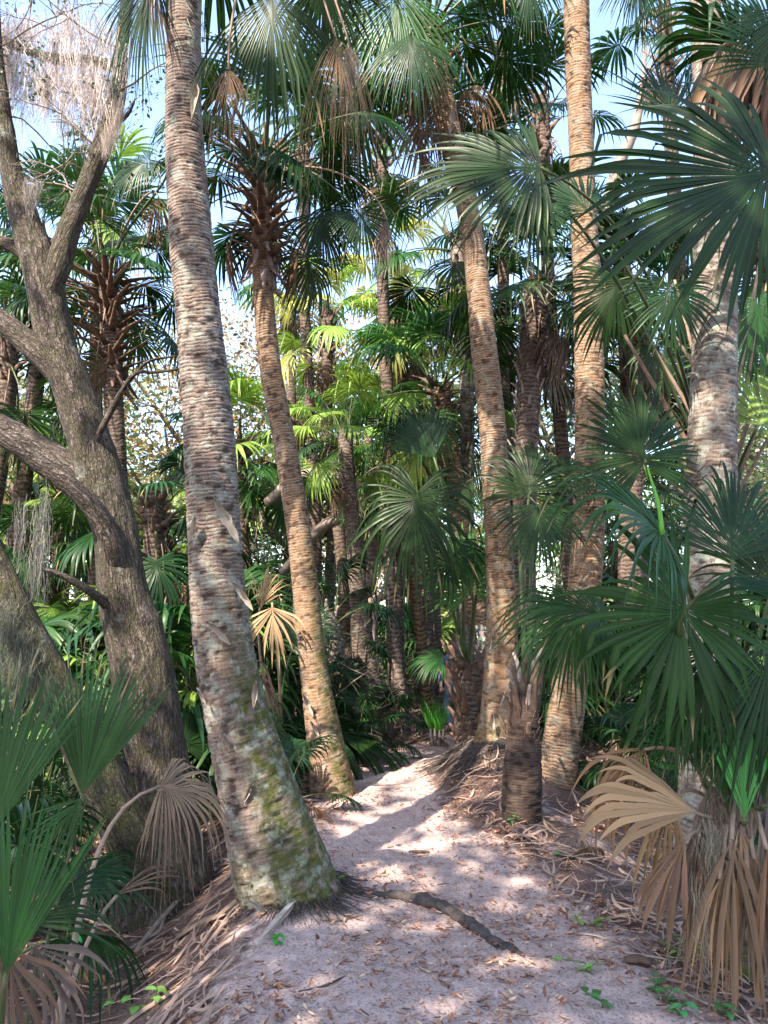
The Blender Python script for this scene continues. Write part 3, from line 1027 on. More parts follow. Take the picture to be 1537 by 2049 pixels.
boots(ST, np.array([P(1045, 1640, 5.85), P(1046, 1520, 5.85)]), [.13, .125], 26, .12, 80, M_BOOT, up=-.6, spread=.25, w=.010)
b = P(1050, 1400, 5.85)
hero(ST, b, P(1058, 990, 6.1), (.15, .1, 1), (0, -1, .3), .52, G_DEEP, span=1.9, droop=1.0, bend=.6, split=.55, td=.5, snap=.3, d0=(0, .1, 1))
hero(ST, b, P(1075, 1010, 5.9), (.1, -.2, -1), (0, -1, .2), .46, G_TEAL, span=1.6, droop=.8, bend=.3, d0=(.1, .1, 1))
hero(ST, b, P(1110, 960, 6.4), (.6, .1, .6), (0, -.8, .5), .42, G_DEEP, span=1.6, droop=1.4, bend=.8, d0=(.2, .2, 1))

# ================================================================== the palmetto behind the mound palm
g = P(935, 1475, 8.2)
PM = thing('palmetto', (g[0], g[1], float(h(g[0], g[1]))), 'young palm with long arching stalks and brown tipped fans beside the mound', 'palm')
c, r = px_line([(940, 1500, 60), (938, 1420, 50), (940, 1340, 44)], 8.2)
sabal_trunk(PM, c, r, 83, M_SABALD, ringp=.05, seg=24, dv=.02)
boots(PM, c, r, 34, .42, 85, M_BOOT, up=.9, spread=.45, w=.04)
b = P(938, 1330, 8.2)
hero(PM, b, P(835, 985, 7.2), (-.15, -.3, -1), (0, -1, .35), .95, G_DEEP, span=2.5, droop=1.6, bend=.5, td=.32, split=.40, tipdead=.4, snap=.4, d0=(-.45, 0, 1))
hero(PM, b, P(868, 915, 7.6), (-.45, .1, .9), (0, -1, .4), .62, G_TEAL, span=.9, droop=.15, bend=.2, split=.6, d0=(-.3, 0, 1))
hero(PM, b, P(946, 1185, 7.7), (-.1, .1, 1), (0, -1, .25), .62, G_BRIGHT, span=2.2, droop=.3, bend=.2, split=.55, d0=(0, 0, 1))
hero(PM, b, P(965, 1040, 7.9), (.0, .1, 1), (0, -1, .3), .72, G_DEEP, span=.8, droop=1.2, td=.6, bend=.3, d0=(.1, 0, 1))
hero(PM, b, P(905, 1080, 7.7), (-.2, -.2, -.6), (0, -1, .5), .55, G_DEEP, span=1.9, droop=1.1, bend=.4, d0=(-.3, 0, 1))
hero(PM, b, P(885, 1320, 7.5), (-.9, -.2, .1), (0, -.6, .8), .32, G_MID, span=1.6, droop=.8, bend=.8, d0=(-.6, -.3, .7))

# ================================================================== right foreground palm with drooping fans and a dead skirt
g = P(1475, 1915, 3.75)
PF = thing('sabal_palm', (g[0], g[1], float(h(g[0], g[1]))), 'short palm with a skirt of dead tan leaves and large drooping green fans', 'palm tree')
c, r = px_line([(1490, 1990, 82), (1480, 1900, 68), (1472, 1780, 64), (1468, 1660, 66), (1470, 1580, 60)], 3.75)
sabal_trunk(PF, c, r, 91, M_SABALD, ringp=.04, seg=36, dv=.010, moss=lambda V, TH, Vv: (1 - sstep(0.1, .45, Vv)) * .9)
boots(PF, c[1:], r[1:], 30, .34, 93, M_PETD, up=.95, spread=.4, w=.026)
b = P(1470, 1590, 3.75)
hero(PF, b, P(1370, 1215, 3.2), (-.45, -.15, -.75), (0, -1, .2), .52, (.015, .052, .010), span=2.75, droop=.6, bend=.3, cup=.1, split=.50, td=.5, n=42, width=1.1, costa=.10, lvar=.12, snap=.28, d0=(-.2, -.2, 1))
hero(PF, b, P(1330, 1075, 3.15), (-.55, -.25, .55), (-.1, -.5, .8), .58, (.018, .058, .014), span=2.0, droop=2.2, td=.42, bend=.5, split=.42, n=44, width=1.0, snap=.3, d0=(-.2, -.1, 1))
hero(PF, b, P(1465, 1120, 3.3), (.1, .1, 1), (0, -1, .4), .48, G_TEAL, span=1.3, droop=1.0, td=.5, bend=.5, d0=(0, 0, 1))
hero(PF, b, P(1210, 1235, 3.5), (-.85, -.1, .35), (-.1, -.5, .85), .50, G_MID, span=1.7, droop=1.7, td=.35, bend=.6, split=.45, snap=.3, d0=(-.5, -.1, 1))
hero(PF, b, P(1440, 1165, 2.95), (1, -.1, .0), (0, -.25, 1), .42, G_TEAL, span=1.0, droop=.3, bend=.2, split=.7, d0=(-.1, -.3, 1))
hero(PF, b, P(1490, 1640, 3.3), (.05, 0, 1), (0, -1, .2), .66, G_BRIGHT, span=.42, droop=.12, td=.6, bend=.1, split=.45, n=20, d0=(0, -.1, 1))
hero(PF, b, P(1420, 1290, 3.3), (-.3, -.1, -1), (0, -1, .1), .50, G_DEEP, span=1.5, droop=.8, bend=.2, d0=(-.1, -.2, 1))
hero(PF, b, P(1530, 1300, 3.3), (.1, -.1, -1), (0, -1, .1), .55, G_TEAL, span=1.4, droop=.8, bend=.2, d0=(.1, -.2, 1))
hero(PF, b, P(1160, 1200, 3.9), (-.3, -.1, -.9), (-.1, -1, .2), .50, G_MID, span=1.2, droop=1.2, bend=.4, d0=(-.5, 0, 1))
hero(PF, b, P(1545, 1180, 3.6), (.3, 0, .7), (0, -1, .4), .5, G_DEEP, span=1.6, droop=1, bend=.4, d0=(.1, 0, 1))
for (hx, hy, D, ax, R, sp, col) in ((1405, 1560, 3.45, (-.10, .05, 1), .56, .42, G_MID), (1450, 1600, 3.4, (-.02, 0, 1), .60, .45, (.02, .075, .015)), (1530, 1610, 3.35, (.10, 0, 1), .62, .42, G_MID),
                                    (1475, 1400, 3.4, (-.05, -.2, -1), .40, 1.2, G_MID), (1370, 1400, 3.6, (-.3, -.1, -.9), .34, 1.1, G_MID)):
    hero(PF, b, P(hx, hy, D), ax, (0, -1, .2), R, col, span=sp, n=22, droop=.5 if ax[2] > 0 else 1.0, td=.5, bend=.15, split=.35, snap=.25, d0=(ax[0], -.1, 1))
# bright young spear
V, F = tube(spline(np.array([P(1325, 1070, 3.1), P(1318, 1010, 3.1), P(1300, 950, 3.12), P(1296, 935, 3.12)]), 10), np.linspace(.012, .004, 10), 6, .4)
part('frond_spear', Acc().add(V, F, seg=.6, along=.3), M_LEAF, PF, color=(.14, .36, .05))
# the broad tan dead fan and its hanging strands
hero(PF, P(1465, 1640, 3.7), P(1390, 1625, 3.35), (-1, -.15, .42), (.15, -.75, .6), .42, (.27, .165, .090), True, span=.60, n=13, split=.68, fold=.25, width=1.05, jit=.1, droop=1.1, td=.60,
     bend=.6, cup=.3, snap=0, costa=.1, d0=(-.8, -.4, .2), label='broad tan dead fan')
hero(PF, P(1462, 1600, 3.7), P(1290, 1500, 3.5), (-.7, -.05, -.5), (0, -.7, .6), .42, (.20, .11, .06), True, span=1.0, n=16, droop=3.2, td=.08, d0=(-.6, -.2, .8))
hero(PF, P(1462, 1620, 3.7), P(1345, 1600, 3.5), (-.35, -.05, -1), (0, -1, .2), .40, D_TAN, True, span=.55, n=10, droop=2.5, td=.1, d0=(-.7, -.2, .3))
hero(PF, P(1462, 1700, 3.65), P(1370, 1680, 3.35), (-.5, -.1, -.9), (0, -1, .4), .38, (.22, .14, .085), True, span=.35, n=7, split=.6, width=1.2, droop=1.2, td=.3, d0=(-.7, -.3, .2))
for (hx, hy, D, ax, R, col, sp) in ((1440, 1640, 3.45, (-.15, -.15, -1), .56, D_BROWN, .6), (1480, 1650, 3.4, (.05, -.15, -1), .62, D_TAN, .6), (1520, 1640, 3.45, (.15, -.1, -1), .62, D_GREY, .7),
                                    (1420, 1690, 3.4, (-.3, -.2, -1), .50, D_TAN, .5), (1460, 1720, 3.35, (-.2, -.25, -1), .50, D_TAN, .6), (1510, 1720, 3.35, (.15, -.2, -1), .45, D_BROWN, .8),
                                    (1540, 1560, 3.5, (.2, -.1, -1), .70, D_GREY, .7), (1440, 1760, 3.3, (-.25, -.2, -1), .34, D_TAN, .7), (1500, 1780, 3.3, (.1, -.2, -1), .34, D_GREY, .8), (1400, 1640, 3.5, (-.25, -.1, -1), .5, D_GREY, .6), (1465, 1680, 3.3, (-.1, -.2, -1), .62, D_BROWN, .9), (1535, 1700, 3.3, (.1, -.2, -1), .6, D_TAN, .7), (1430, 1560, 3.45, (-.2, -.1, -1), .36, D_GREY, .8), (1420, 1600, 3.6, (-.1, 0, -1), .7, D_BROWN, .4), (1475, 1560, 3.4, (.0, -.1, -1), .4, D_GREY, .5)):
    hero(PF, P(1472, 1600, 3.72), P(hx, hy, D), ax, (0, -1, .1), R, col, True, span=sp * .55, n=8, droop=2.6, td=.1, bend=.3, split=.35, width=.9, jit=1.0, cup=.5, snap=.5, d0=(ax[0], -.4, .3))

# ================================================================== palm beyond the right edge: huge fan and dead skirt overhead
g = P(1790, 1500, 3.9)
PX = thing('sabal_palm', (g[0], g[1], float(h(g[0], g[1]))), 'palm whose huge dark fan spreads from the edge across the pale trunk', 'palm tree')
c = np.array([[g[0] + .05, g[1], -.25], [g[0], g[1], 1.2], [g[0] - .03, g[1], 2.6], [P(1650, 330, 3.9)[0], 3.9, P(1650, 330, 3.9)[2]]])
sabal_trunk(PX, c, [.2, .17, .16, .15], 97, M_SABALD, ringp=.04, seg=36, dv=.02)
bx = c[-1]
hero(PX, bx, P(1548, 345, 2.95), (-1, -.05, -.22), (.05, -1, .28), .84, G_DEEP, span=1.75, n=46, width=1.12, split=.56, costa=.10, lvar=.13, snap=.18, droop=.6, td=.45, bend=.15, cup=.12, d0=(-.5, -1, .3))
hero(PX, bx, P(1345, 232, 3.4), (-.32, .1, 1), (0, -1, .3), .36, G_TEAL, span=.95, n=20, split=.4, droop=.05, bend=.1, d0=(-.8, -.2, .5))
hero(PX, bx, P(1600, 10, 3.0), (-.5, -.1, -.8), (0, -.8, .6), .36, G_DEEP, span=1.2, droop=.3, bend=.3, d0=(-.2, -.8, 1))
hero(PX, bx, P(1560, 130, 3.2), (-.3, -.1, .9), (0, -1, .4), .42, G_MID, span=1.4, droop=.3, bend=.3, d0=(-.2, -.4, 1))
for (hx, hy, D, R, col) in ((1475, 85, 3.7, .58, D_TAN), (1510, 110, 3.65, .55, D_GREY), (1545, 60, 3.6, .6, D_BROWN), (1440, 95, 3.75, .45, D_GREY), (1530, 180, 3.6, .5, D_BROWN)):
    hero(PX, bx + A(0, 0, .15), P(hx, hy, D), (-.1, -.1, -1), (0, -1, .1), R, col, True, span=.55, n=10, width=1.25, split=.5, droop=1.2, td=.2, bend=.2, d0=(-.6, 0, 1))
crown(PX, bx + A(0, 0, .2), 5, .8, 99, G_DEEP, None, 0, elmin=55)

# --- palm just behind the pale trunk: bare dead stalks fan out from it
g = P(1440, 1560, 6.3)
PB = thing('sabal_palm', (g[0], g[1], float(h(g[0], g[1]))), 'palm behind the pale trunk with many bare dead stalks fanning out', 'palm tree')
c, r = px_line([(1445, 1650, 70), (1440, 1400, 66), (1438, 1150, 66), (1436, 1020, 64)], 6.3)
sabal_trunk(PB, c, r, 101, M_SABALD, ringp=.04, seg=28, dv=.02)
b = P(1438, 1010, 6.2)
for i, (x0, y0, x1, y1, D1) in enumerate(((1250, 670, 1400, 930, 5.9), (1290, 665, 1410, 880, 6.0), (1330, 640, 1420, 800, 6.1), (1272, 760, 1400, 980, 5.9), (1350, 560, 1425, 860, 6.3),
                                          (1537, 560, 1465, 900, 6.2), (1560, 640, 1470, 930, 6.0), (1560, 720, 1475, 960, 5.9), (1530, 470, 1460, 860, 6.4), (1560, 830, 1480, 980, 5.9),
                                          (1235, 850, 1390, 1010, 5.8), (1570, 950, 1480, 1010, 5.8))):
    q = spline(np.array([b, P(x1, y1, (6.2 + D1) / 2), P(x0, y0, D1)]), 10)
    V, F = tube(q, np.linspace(.026, .012, 10), 6, .55)
    part('dead_stalk', Acc().add(V, F), M_PETD, PB)
boots(PB, np.array([P(1438, 1120, 6.3), P(1436, 1020, 6.3)]), [.14, .13], 22, .35, 103, M_BOOT, up=.8, spread=.5)
hero(PB, b, P(1082, 335, 4.7), (-1, -.05, -.05), (.05, -1, .35), .80, G_DEEP, span=1.6, n=42, width=1.12, split=.50, droop=.5, td=.45, bend=.2, cup=.15, d0=(-.35, -.2, 1))
hero(PB, b, P(1068, 400, 4.65), (.08, -.2, -1), (0, -1, .25), .44, G_MID, span=1.3, n=26, droop=.35, bend=.2, split=.35, d0=(-.35, -.2, 1))
hero(PB, b, P(1180, 425, 4.9), (-.55, .1, .7), (-.1, -.9, .4), .40, G_TEAL, span=1.3, n=30, droop=.2, bend=.2, d0=(-.3, -.2, 1))
hero(PB, b, P(1288, 925, 5.3), (-.2, .1, 1), (0, -1, .3), .55, G_DEEP, span=2.4, n=46, droop=.2, bend=.2, split=.6, d0=(-.8, -.3, .4))
hero(PB, b, P(1345, 575, 5.2), (-.1, -.1, -1), (0, -1, .3), .45, G_TEAL, span=2.2, droop=.7, bend=.3, d0=(-.2, -.2, 1))
hero(PB, b, P(1510, 600, 5.6), (.2, 0, -.9), (0, -1, .3), .6, G_MID, span=2.0, droop=.7, bend=.3, d0=(.2, 0, 1))
hero(PB, b, P(1520, 850, 5.6), (.4, 0, .5), (0, -1, .3), .6, G_LIME_LIT, span=2.0, droop=.7, bend=.3, d0=(.6, 0, .7))
hero(PB, b, P(1470, 740, 6.9), (.1, 0, .9), (0, -1, .3), .6, G_MID, span=2.0, droop=.6, bend=.3, d0=(.1, .3, 1))
hero(PB, b, P(1240, 560, 5.9), (-.3, 0, -.8), (0, -1, .3), .6, G_DEEP, span=1.9, droop=.8, bend=.4, d0=(-.6, 0, 1))

# ================================================================== left foreground palmetto
g = P(25, 1985, 2.85)
LB = thing('palmetto', (g[0], g[1], float(h(g[0], g[1]))), 'palmetto with upright stiff green fans in the near corner', 'palm')
b = A(g[0] - .05, g[1], float(h(g[0], g[1])))
V, F = tube(spline(np.array([b + A(-.1, .1, -.1), b + A(0, 0, .05), b + A(.05, -.03, .16)]), 8), [.09, .09, .085, .08, .075, .07, .06, .05], 14)
part('stem', Acc().add(V, F), M_BOOT, LB)
boots(LB, np.array([b + A(0, 0, .0), b + A(.03, 0, .15)]), [.07, .06], 12, .26, 107, M_PETD, up=.8, spread=.6, w=.028)
b = b + A(.02, 0, .1)
hero(LB, b, P(165, 1590, 3.0), (.10, .08, 1), (-.1, -1, .2), .50, G_MID, pr=.006, span=.58, n=24, split=.60, droop=.06, bend=.12, cup=.1, td=.7, fold=.3, snap=.03, tipdead=.2, costa=.04, jit=.1, width=1.05, d0=(.2, 0, 1))
hero(LB, P(160, 1640, 3.0), P(163, 1598, 2.98), (-.55, 0, -.75), (-.1, -1, .2), .32, G_MID, pr=.004, span=.7, n=14, split=.3, droop=.5, bend=.2, d0=(.2, 0, 1))
hero(LB, b, P(-10, 1660, 2.75), (.02, .05, 1), (.1, -1, .2), .52, G_MID, pr=.006, span=.58, n=24, split=.60, droop=.06, bend=.12, fold=.3, tipdead=.25, snap=.03, costa=.04, jit=.1, width=1.05, d0=(0, 0, 1))
hero(LB, b, P(12, 1950, 2.6), (.10, .05, 1), (.1, -1, .2), .50, G_MID, pr=.008, span=.46, n=20, split=.6, droop=.05, bend=.1, fold=.3, snap=.03, costa=.04, jit=.1, width=1.05, d0=(.1, 0, 1))
hero(LB, b, P(40, 1850, 2.9), (.7, .3, .5), (.0, -.8, .6), .36, G_DEEP, span=.9, n=18, split=.4, droop=1.2, bend=.5, pr=.006, d0=(.4, .2, 1))
hero(LB, b, P(15, 1900, 2.7), (.3, -.2, -.8), (.0, -.8, .6), .30, D_BROWN, True, span=.9, n=14, droop=1.6, bend=.3, pr=.006, d0=(.1, 0, 1))
hero(LB, b, P(70, 1890, 2.75), (.5, -.1, -.7), (.0, -.8, .6), .28, D_GREY, True, span=.9, n=14, droop=1.6, bend=.3, pr=.006, d0=(.4, 0, .9))
hero(LB, b, P(322, 1572, 3.55), (.75, .1, -.25), (-.2, -.8, .5), .36, (.19, .13, .09), True, span=1.6, n=36, split=.42, droop=3.2, td=.22, bend=.5, cup=.4, jit=.3, pr=.009, d0=(.62, .2, .62),
     label='withered grey brown fan on a long bare stalk')
hero(LB, P(315, 1582, 3.56), P(335, 1585, 3.6), (.1, -.1, -1), (0, -1, .2), .48, (.13, .085, .06), True, span=.75, n=22, split=.2, width=.8, droop=2.5, td=.1, bend=.2, jit=.8, pr=.004)
hero(LB, b, P(235, 1790, 3.3), (.6, .1, .4), (0, -.7, .7), .2, D_BROWN, True, span=.3, n=6, droop=.5, d0=(.6, .1, .5), pr=.008)

# ================================================================== live oak on the left
g = P(330, 1800, 5.3)
OAK = thing('live_oak', (g[0], g[1], float(h(g[0], g[1]))), 'leaning forked oak with rough dark bark behind the stout palm', 'oak tree')


def oak_limb(rows, D, seed, name='limb', moss=.3, **kw):
    c, r = px_line(rows, D)
    bark_tube(OAK, c, r, seed, name, moss=moss, **kw)
    return c, r


OD = 5.3
oak_limb([(345, 1900, 300), (330, 1800, 215), (318, 1680, 165), (313, 1580, 140), (311, 1500, 122), (290, 1366, 116), (252, 1200, 100), (234, 1083, 88), (200, 950, 92), (170, 850, 78),
          (136, 750, 78), (110, 683, 75), (95, 600, 74), (78, 520, 70), (50, 440, 58), (25, 350, 46), (5, 230, 38), (-10, 100, 30), (-15, -60, 24)], OD, 201, 'trunk', seg=44, dv=.02, moss=.45)
oak_limb([(95, 600, 40), (112, 550, 48), (135, 470, 46), (165, 395, 41), (205, 290, 37), (235, 190, 31), (243, 100, 26), (255, 0, 22), (275, -120, 14)], 5.25, 203, moss=.5)
oak_limb([(240, 1160, 40), (228, 1100, 46), (203, 1040, 42), (150, 980, 36), (80, 930, 34), (25, 890, 32), (-60, 840, 30)], [5.25, 5.15, 5.08, 5.0, 4.95, 4.9, 4.9], 205, moss=.2)
oak_limb([(190, 985, 50), (160, 950, 56), (110, 915, 52), (50, 880, 50), (0, 855, 50), (-70, 820, 46)], [5.3, 5.3, 5.35, 5.4, 5.4, 5.4], 207, moss=.2)
oak_limb([(140, 780, 50), (110, 735, 55), (60, 690, 48), (20, 655, 42), (-40, 610, 38)], 5.3, 209)
oak_limb([(75, 530, 30), (50, 507, 34), (20, 490, 30), (-30, 478, 28)], 5.35, 211)
oak_limb([(215, 1210, 24), (200, 1198, 20), (160, 1170, 16), (120, 1150, 13), (86, 1138, 9)], [5.2, 5.1, 5.0, 4.95, 4.9], 213, 'branch', seg=12)
oak_limb([(190, 890, 12), (205, 855, 13), (235, 800, 12), (270, 748, 9), (310, 745, 7), (362, 738, 5)], [5.2, 5.15, 5.1, 5.0, 5.0, 4.95], 215, 'branch', seg=10)
oak_limb([(270, 748, 8), (300, 722, 6), (356, 712, 4)], 5.0, 216, 'branch', seg=8)
oak_limb([(246, 140, 20), (190, 124, 22), (110, 118, 22), (40, 95, 18), (-40, 62, 16)], [5.2, 5.3, 5.4, 5.5, 5.5], 217, moss=.9)
oak_limb([(225, 255, 9), (255, 230, 7), (272, 195, 4)], 5.2, 218, 'branch', seg=8)
oak_limb([(310, 1760, 120), (262, 1660, 110), (212, 1570, 96), (150, 1450, 86), (82, 1335, 84), (22, 1215, 78), (-40, 1080, 66), (-80, 950, 60)], [5.3, 5.15, 5.05, 5.0, 4.95, 4.9, 4.9, 4.9], 219, 'stem', seg=36, moss=.9)

LEAFV = np.array([[0, 0, 0], [.5, -.24, .04], [1, 0, -.05], [.5, .24, .04]])


def leaf_quads(acc, rng, pos, size, up=0.4, mi=0, dirs=None):
    n = len(pos)
    d = nrm(rng.standard_normal((n, 3)) * A(1, 1, .7)) if dirs is None else nrm(dirs + .7 * rng.standard_normal((n, 3)))
    u = nrm(rng.standard_normal((n, 3)) + A(0, 0, up * 2))
    s = nrm(np.cross(u, d))
    u = np.cross(d, s)
    sz = size * rng.uniform(.6, 1.35, n)
    V = pos[:, None] + sz[:, None, None] * (LEAFV[None, :, 0:1] * d[:, None] + LEAFV[None, :, 1:2] * s[:, None] * 1.1 + LEAFV[None, :, 2:3] * u[:, None])
    acc.add(V, np.arange(n * 4).reshape(-1, 4), mi, seg=np.repeat(rng.random(n), 4))


def twig_spray(rng, tw, lf, p, d, L, depth, r=.008, leaf=.03, nleaf=7, k=4):
    """Recursive twigs; leaves cluster on the finest ones."""
    n = 6
    pts = [p]
    dd = nrm(d)
    for i in range(n):
        dd = nrm(dd + rng.standard_normal(3) * .22 + A(0, 0, .02))
        pts.append(pts[-1] + dd * L / n)
    pts = np.array(pts)
    V, F = tube(pts, np.linspace(r, r * .45, n + 1), 4)
    tw.add(V, F)
    if depth == 0:
        q = pts[rng.integers(1, n + 1, nleaf)] + rng.standard_normal((nleaf, 3)) * leaf * .6
        leaf_quads(lf, rng, q, leaf)
        return
    for j in range(k):
        i = rng.integers(2, n + 1)
        nd_ = nrm(dd + rng.standard_normal(3) * .75)
        twig_spray(rng, tw, lf, pts[i], nd_, L * rng.uniform(.5, .75), depth - 1, r * .55, leaf, nleaf, max(2, k - 1))


rng = np.random.default_rng(7)
tw, lf = Acc(), Acc()
for (px, py, D, dx, dz, L, dep) in ((246, 100, 5.25, -.7, .5, .9, 3), (200, 300, 5.25, -.9, .1, .75, 3), (150, 420, 5.25, -.6, .6, .6, 2), (240, 180, 5.2, .5, .6, .6, 2), (30, 370, 5.3, .8, .3, .8, 3),
                                    (5, 230, 5.3, .9, .2, .8, 3), (-10, 100, 5.3, .9, .2, .9, 3), (110, 118, 5.4, .2, .8, .7, 3), (40, 95, 5.5, .3, .8, .7, 3), (190, 124, 5.3, -.2, .8, .7, 3),
                                    (255, 0, 5.2, -.5, .5, .7, 3), (110, 118, 5.4, .1, -.8, .5, 2), (190, 124, 5.3, -.2, -.8, .5, 2), (170, 390, 5.2, -.8, .2, .4, 2), (150, 940, 5.2, -.3, .8, .35, 2)):
    if py == 940:
        part('twig', tw, M_TWIG, OAK)
        tw = Acc()
    twig_spray(rng, tw, lf, P(px, py, D), A(dx, rng.uniform(-.4, .4), dz), L, dep, .009, .036, 6)
part('twig', tw, M_TWIG, OAK)
part('foliage', lf, M_SLEAF, OAK, color=(.045, .075, .045), smooth=False)


# ------------------------------------------------------------------ Spanish moss
def moss_mesh(seed, n=150, L=.5, w=.075):
    rng = np.random.default_rng(seed)
    acc = Acc()
    k = 9
    for i in range(n):
        l = L * rng.uniform(.25, 1.0)
        o = A(rng.normal(0, w), rng.normal(0, w), rng.uniform(-.05, .05) - rng.uniform(0, .35) * L)
        z = -np.linspace(0, 1, k) * l
        conv = np.linspace(1, .35, k)
        wob = np.cumsum(rng.normal(0, .012, (k, 2)), 0)
        pts = np.stack([o[0] * conv + wob[:, 0], o[1] * conv + wob[:, 1], o[2] + z], 1)
        a = rng.uniform(0, PI)
        s = A(math.cos(a), math.sin(a), 0) * rng.uniform(.0007, .0019)
        V = np.stack([pts - s, pts + s], 1)
        acc.add(V, grid_faces(k, 2), seg=rng.random())
        # short side curls
        q = pts[rng.integers(1, k, 4)]
        dv = rng.normal(0, .025, (4, 3))
        V = np.stack([q - s, q + s, q + s * .5 + dv, q - s * .5 + dv], 1)
        acc.add(V, np.arange(16).reshape(4, 4), seg=rng.random())
    return acc.mesh('spanish_moss', [M_MOSS])


MOSS = [moss_mesh(300 + i) for i in range(5)] + [moss_mesh(310 + i, 48, .9, .04) for i in range(3)]


def moss(px, py, D, s, label, group, i=0, long=False, col=(.30, .26, .24)):
    m = MOSS[5 + i % 3] if long else MOSS[i % 5]
    o = link('spanish_moss', m, None, col, tuple(P(px, py, D)))
    o.scale = (s, s, s)
    o.rotation_euler = (0, 0, i * 1.7)
    tag(o, label, 'moss', group)


for i, (px, py, D, s) in enumerate(((20, 110, 5.5, .9), (60, 105, 5.5, 1.1), (100, 120, 5.4, .8), (140, 120, 5.35, 1.2), (185, 125, 5.3, 1.3), (200, 130, 5.3, .9), (230, 130, 5.25, 1.0), (165, 60, 5.3, 1.0),
                                    (110, 40, 5.4, 1.1), (60, 20, 5.5, 1.0), (20, 10, 5.5, 1.2), (205, 20, 5.3, 1.1), (240, 70, 5.2, .8), (140, 10, 5.3, 1.0), (0, 60, 5.5, 1.2), (90, 150, 5.35, .7))):
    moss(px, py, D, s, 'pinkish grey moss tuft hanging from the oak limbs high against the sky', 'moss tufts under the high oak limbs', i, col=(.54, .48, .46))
for i, (px, py, D, s) in enumerate(((238, 190, 5.15, .5), (232, 215, 5.15, .5), (225, 240, 5.15, .45), (215, 260, 5.15, .4))):
    moss(px, py, D, s, 'moss tuft clinging along the upright right fork of the oak', 'moss on the upright oak fork', i, col=(.44, .38, .33))
moss(68, 350, 5.2, .55, 'grey moss bunch tucked into the crotch of the oak fork', None, 2)
for i, (px, py, D, s) in enumerate(((88, 960, 4.95, .75), (92, 1010, 4.95, .8), (48, 985, 4.95, .6), (72, 1080, 4.95, .6))):
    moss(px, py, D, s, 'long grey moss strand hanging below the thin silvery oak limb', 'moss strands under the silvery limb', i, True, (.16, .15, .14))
for i, (px, py, D, s) in enumerate(((20, 1185, 4.75, .7), (5, 1220, 4.75, .9), (38, 1240, 4.75, .6), (60, 1290, 4.75, .6), (30, 1300, 4.7, .8), (95, 1340, 4.8, .5), (120, 1390, 4.8, .5))):
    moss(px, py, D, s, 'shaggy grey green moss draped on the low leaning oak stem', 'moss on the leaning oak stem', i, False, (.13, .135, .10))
moss(1425, 1640, 3.35, .50, 'grey tangled moss hanging among the dead tan leaves', None, 3, False, (.26, .23, .17))
moss(1395, 1740, 3.3, .45, 'grey moss trailing onto the litter below the dead skirt', None, 1, True, (.26, .23, .17))

# ================================================================== middle distance and far palms
rng = np.random.default_rng(21)


def far_palm(px, py, D, base_dx, w, n, scale, col, col2, label, group=None, mat=None, dead=3, bootn=24, seed=0, far=True):
    top = P(px, py, D)
    bx = top[0] + base_dx
    zb = float(h(bx, D))
    ctr = np.array([[bx, D, zb - .15], [bx + base_dx * -.15, D, zb + .33 * (top[2] - zb)], [top[0] - base_dx * -.1, D, zb + .7 * (top[2] - zb)], top - A(0, 0, .1), top + A(0, 0, .15)])
    o = thing('sabal_palm', (bx, D, zb), label, 'palm tree', group)
    R = w / 2
    sabal_trunk(o, ctr, [R * 1.35, R, R * .9, R * .95, R], seed, mat or M_SABALD, ringp=.06, seg=14, dv=.05)
    if bootn:
        boots(o, np.array([ctr[2] * .35 + ctr[3] * .65, ctr[3], ctr[4]]), [R * 1.1, R * 1.25, R], bootn, .32, seed + 1, M_BOOT, up=.7, spread=.6)
    crown(o, top, n, scale, seed + 2, col, col2, dead, far, elmin=-45, r=R * .7)
    return o


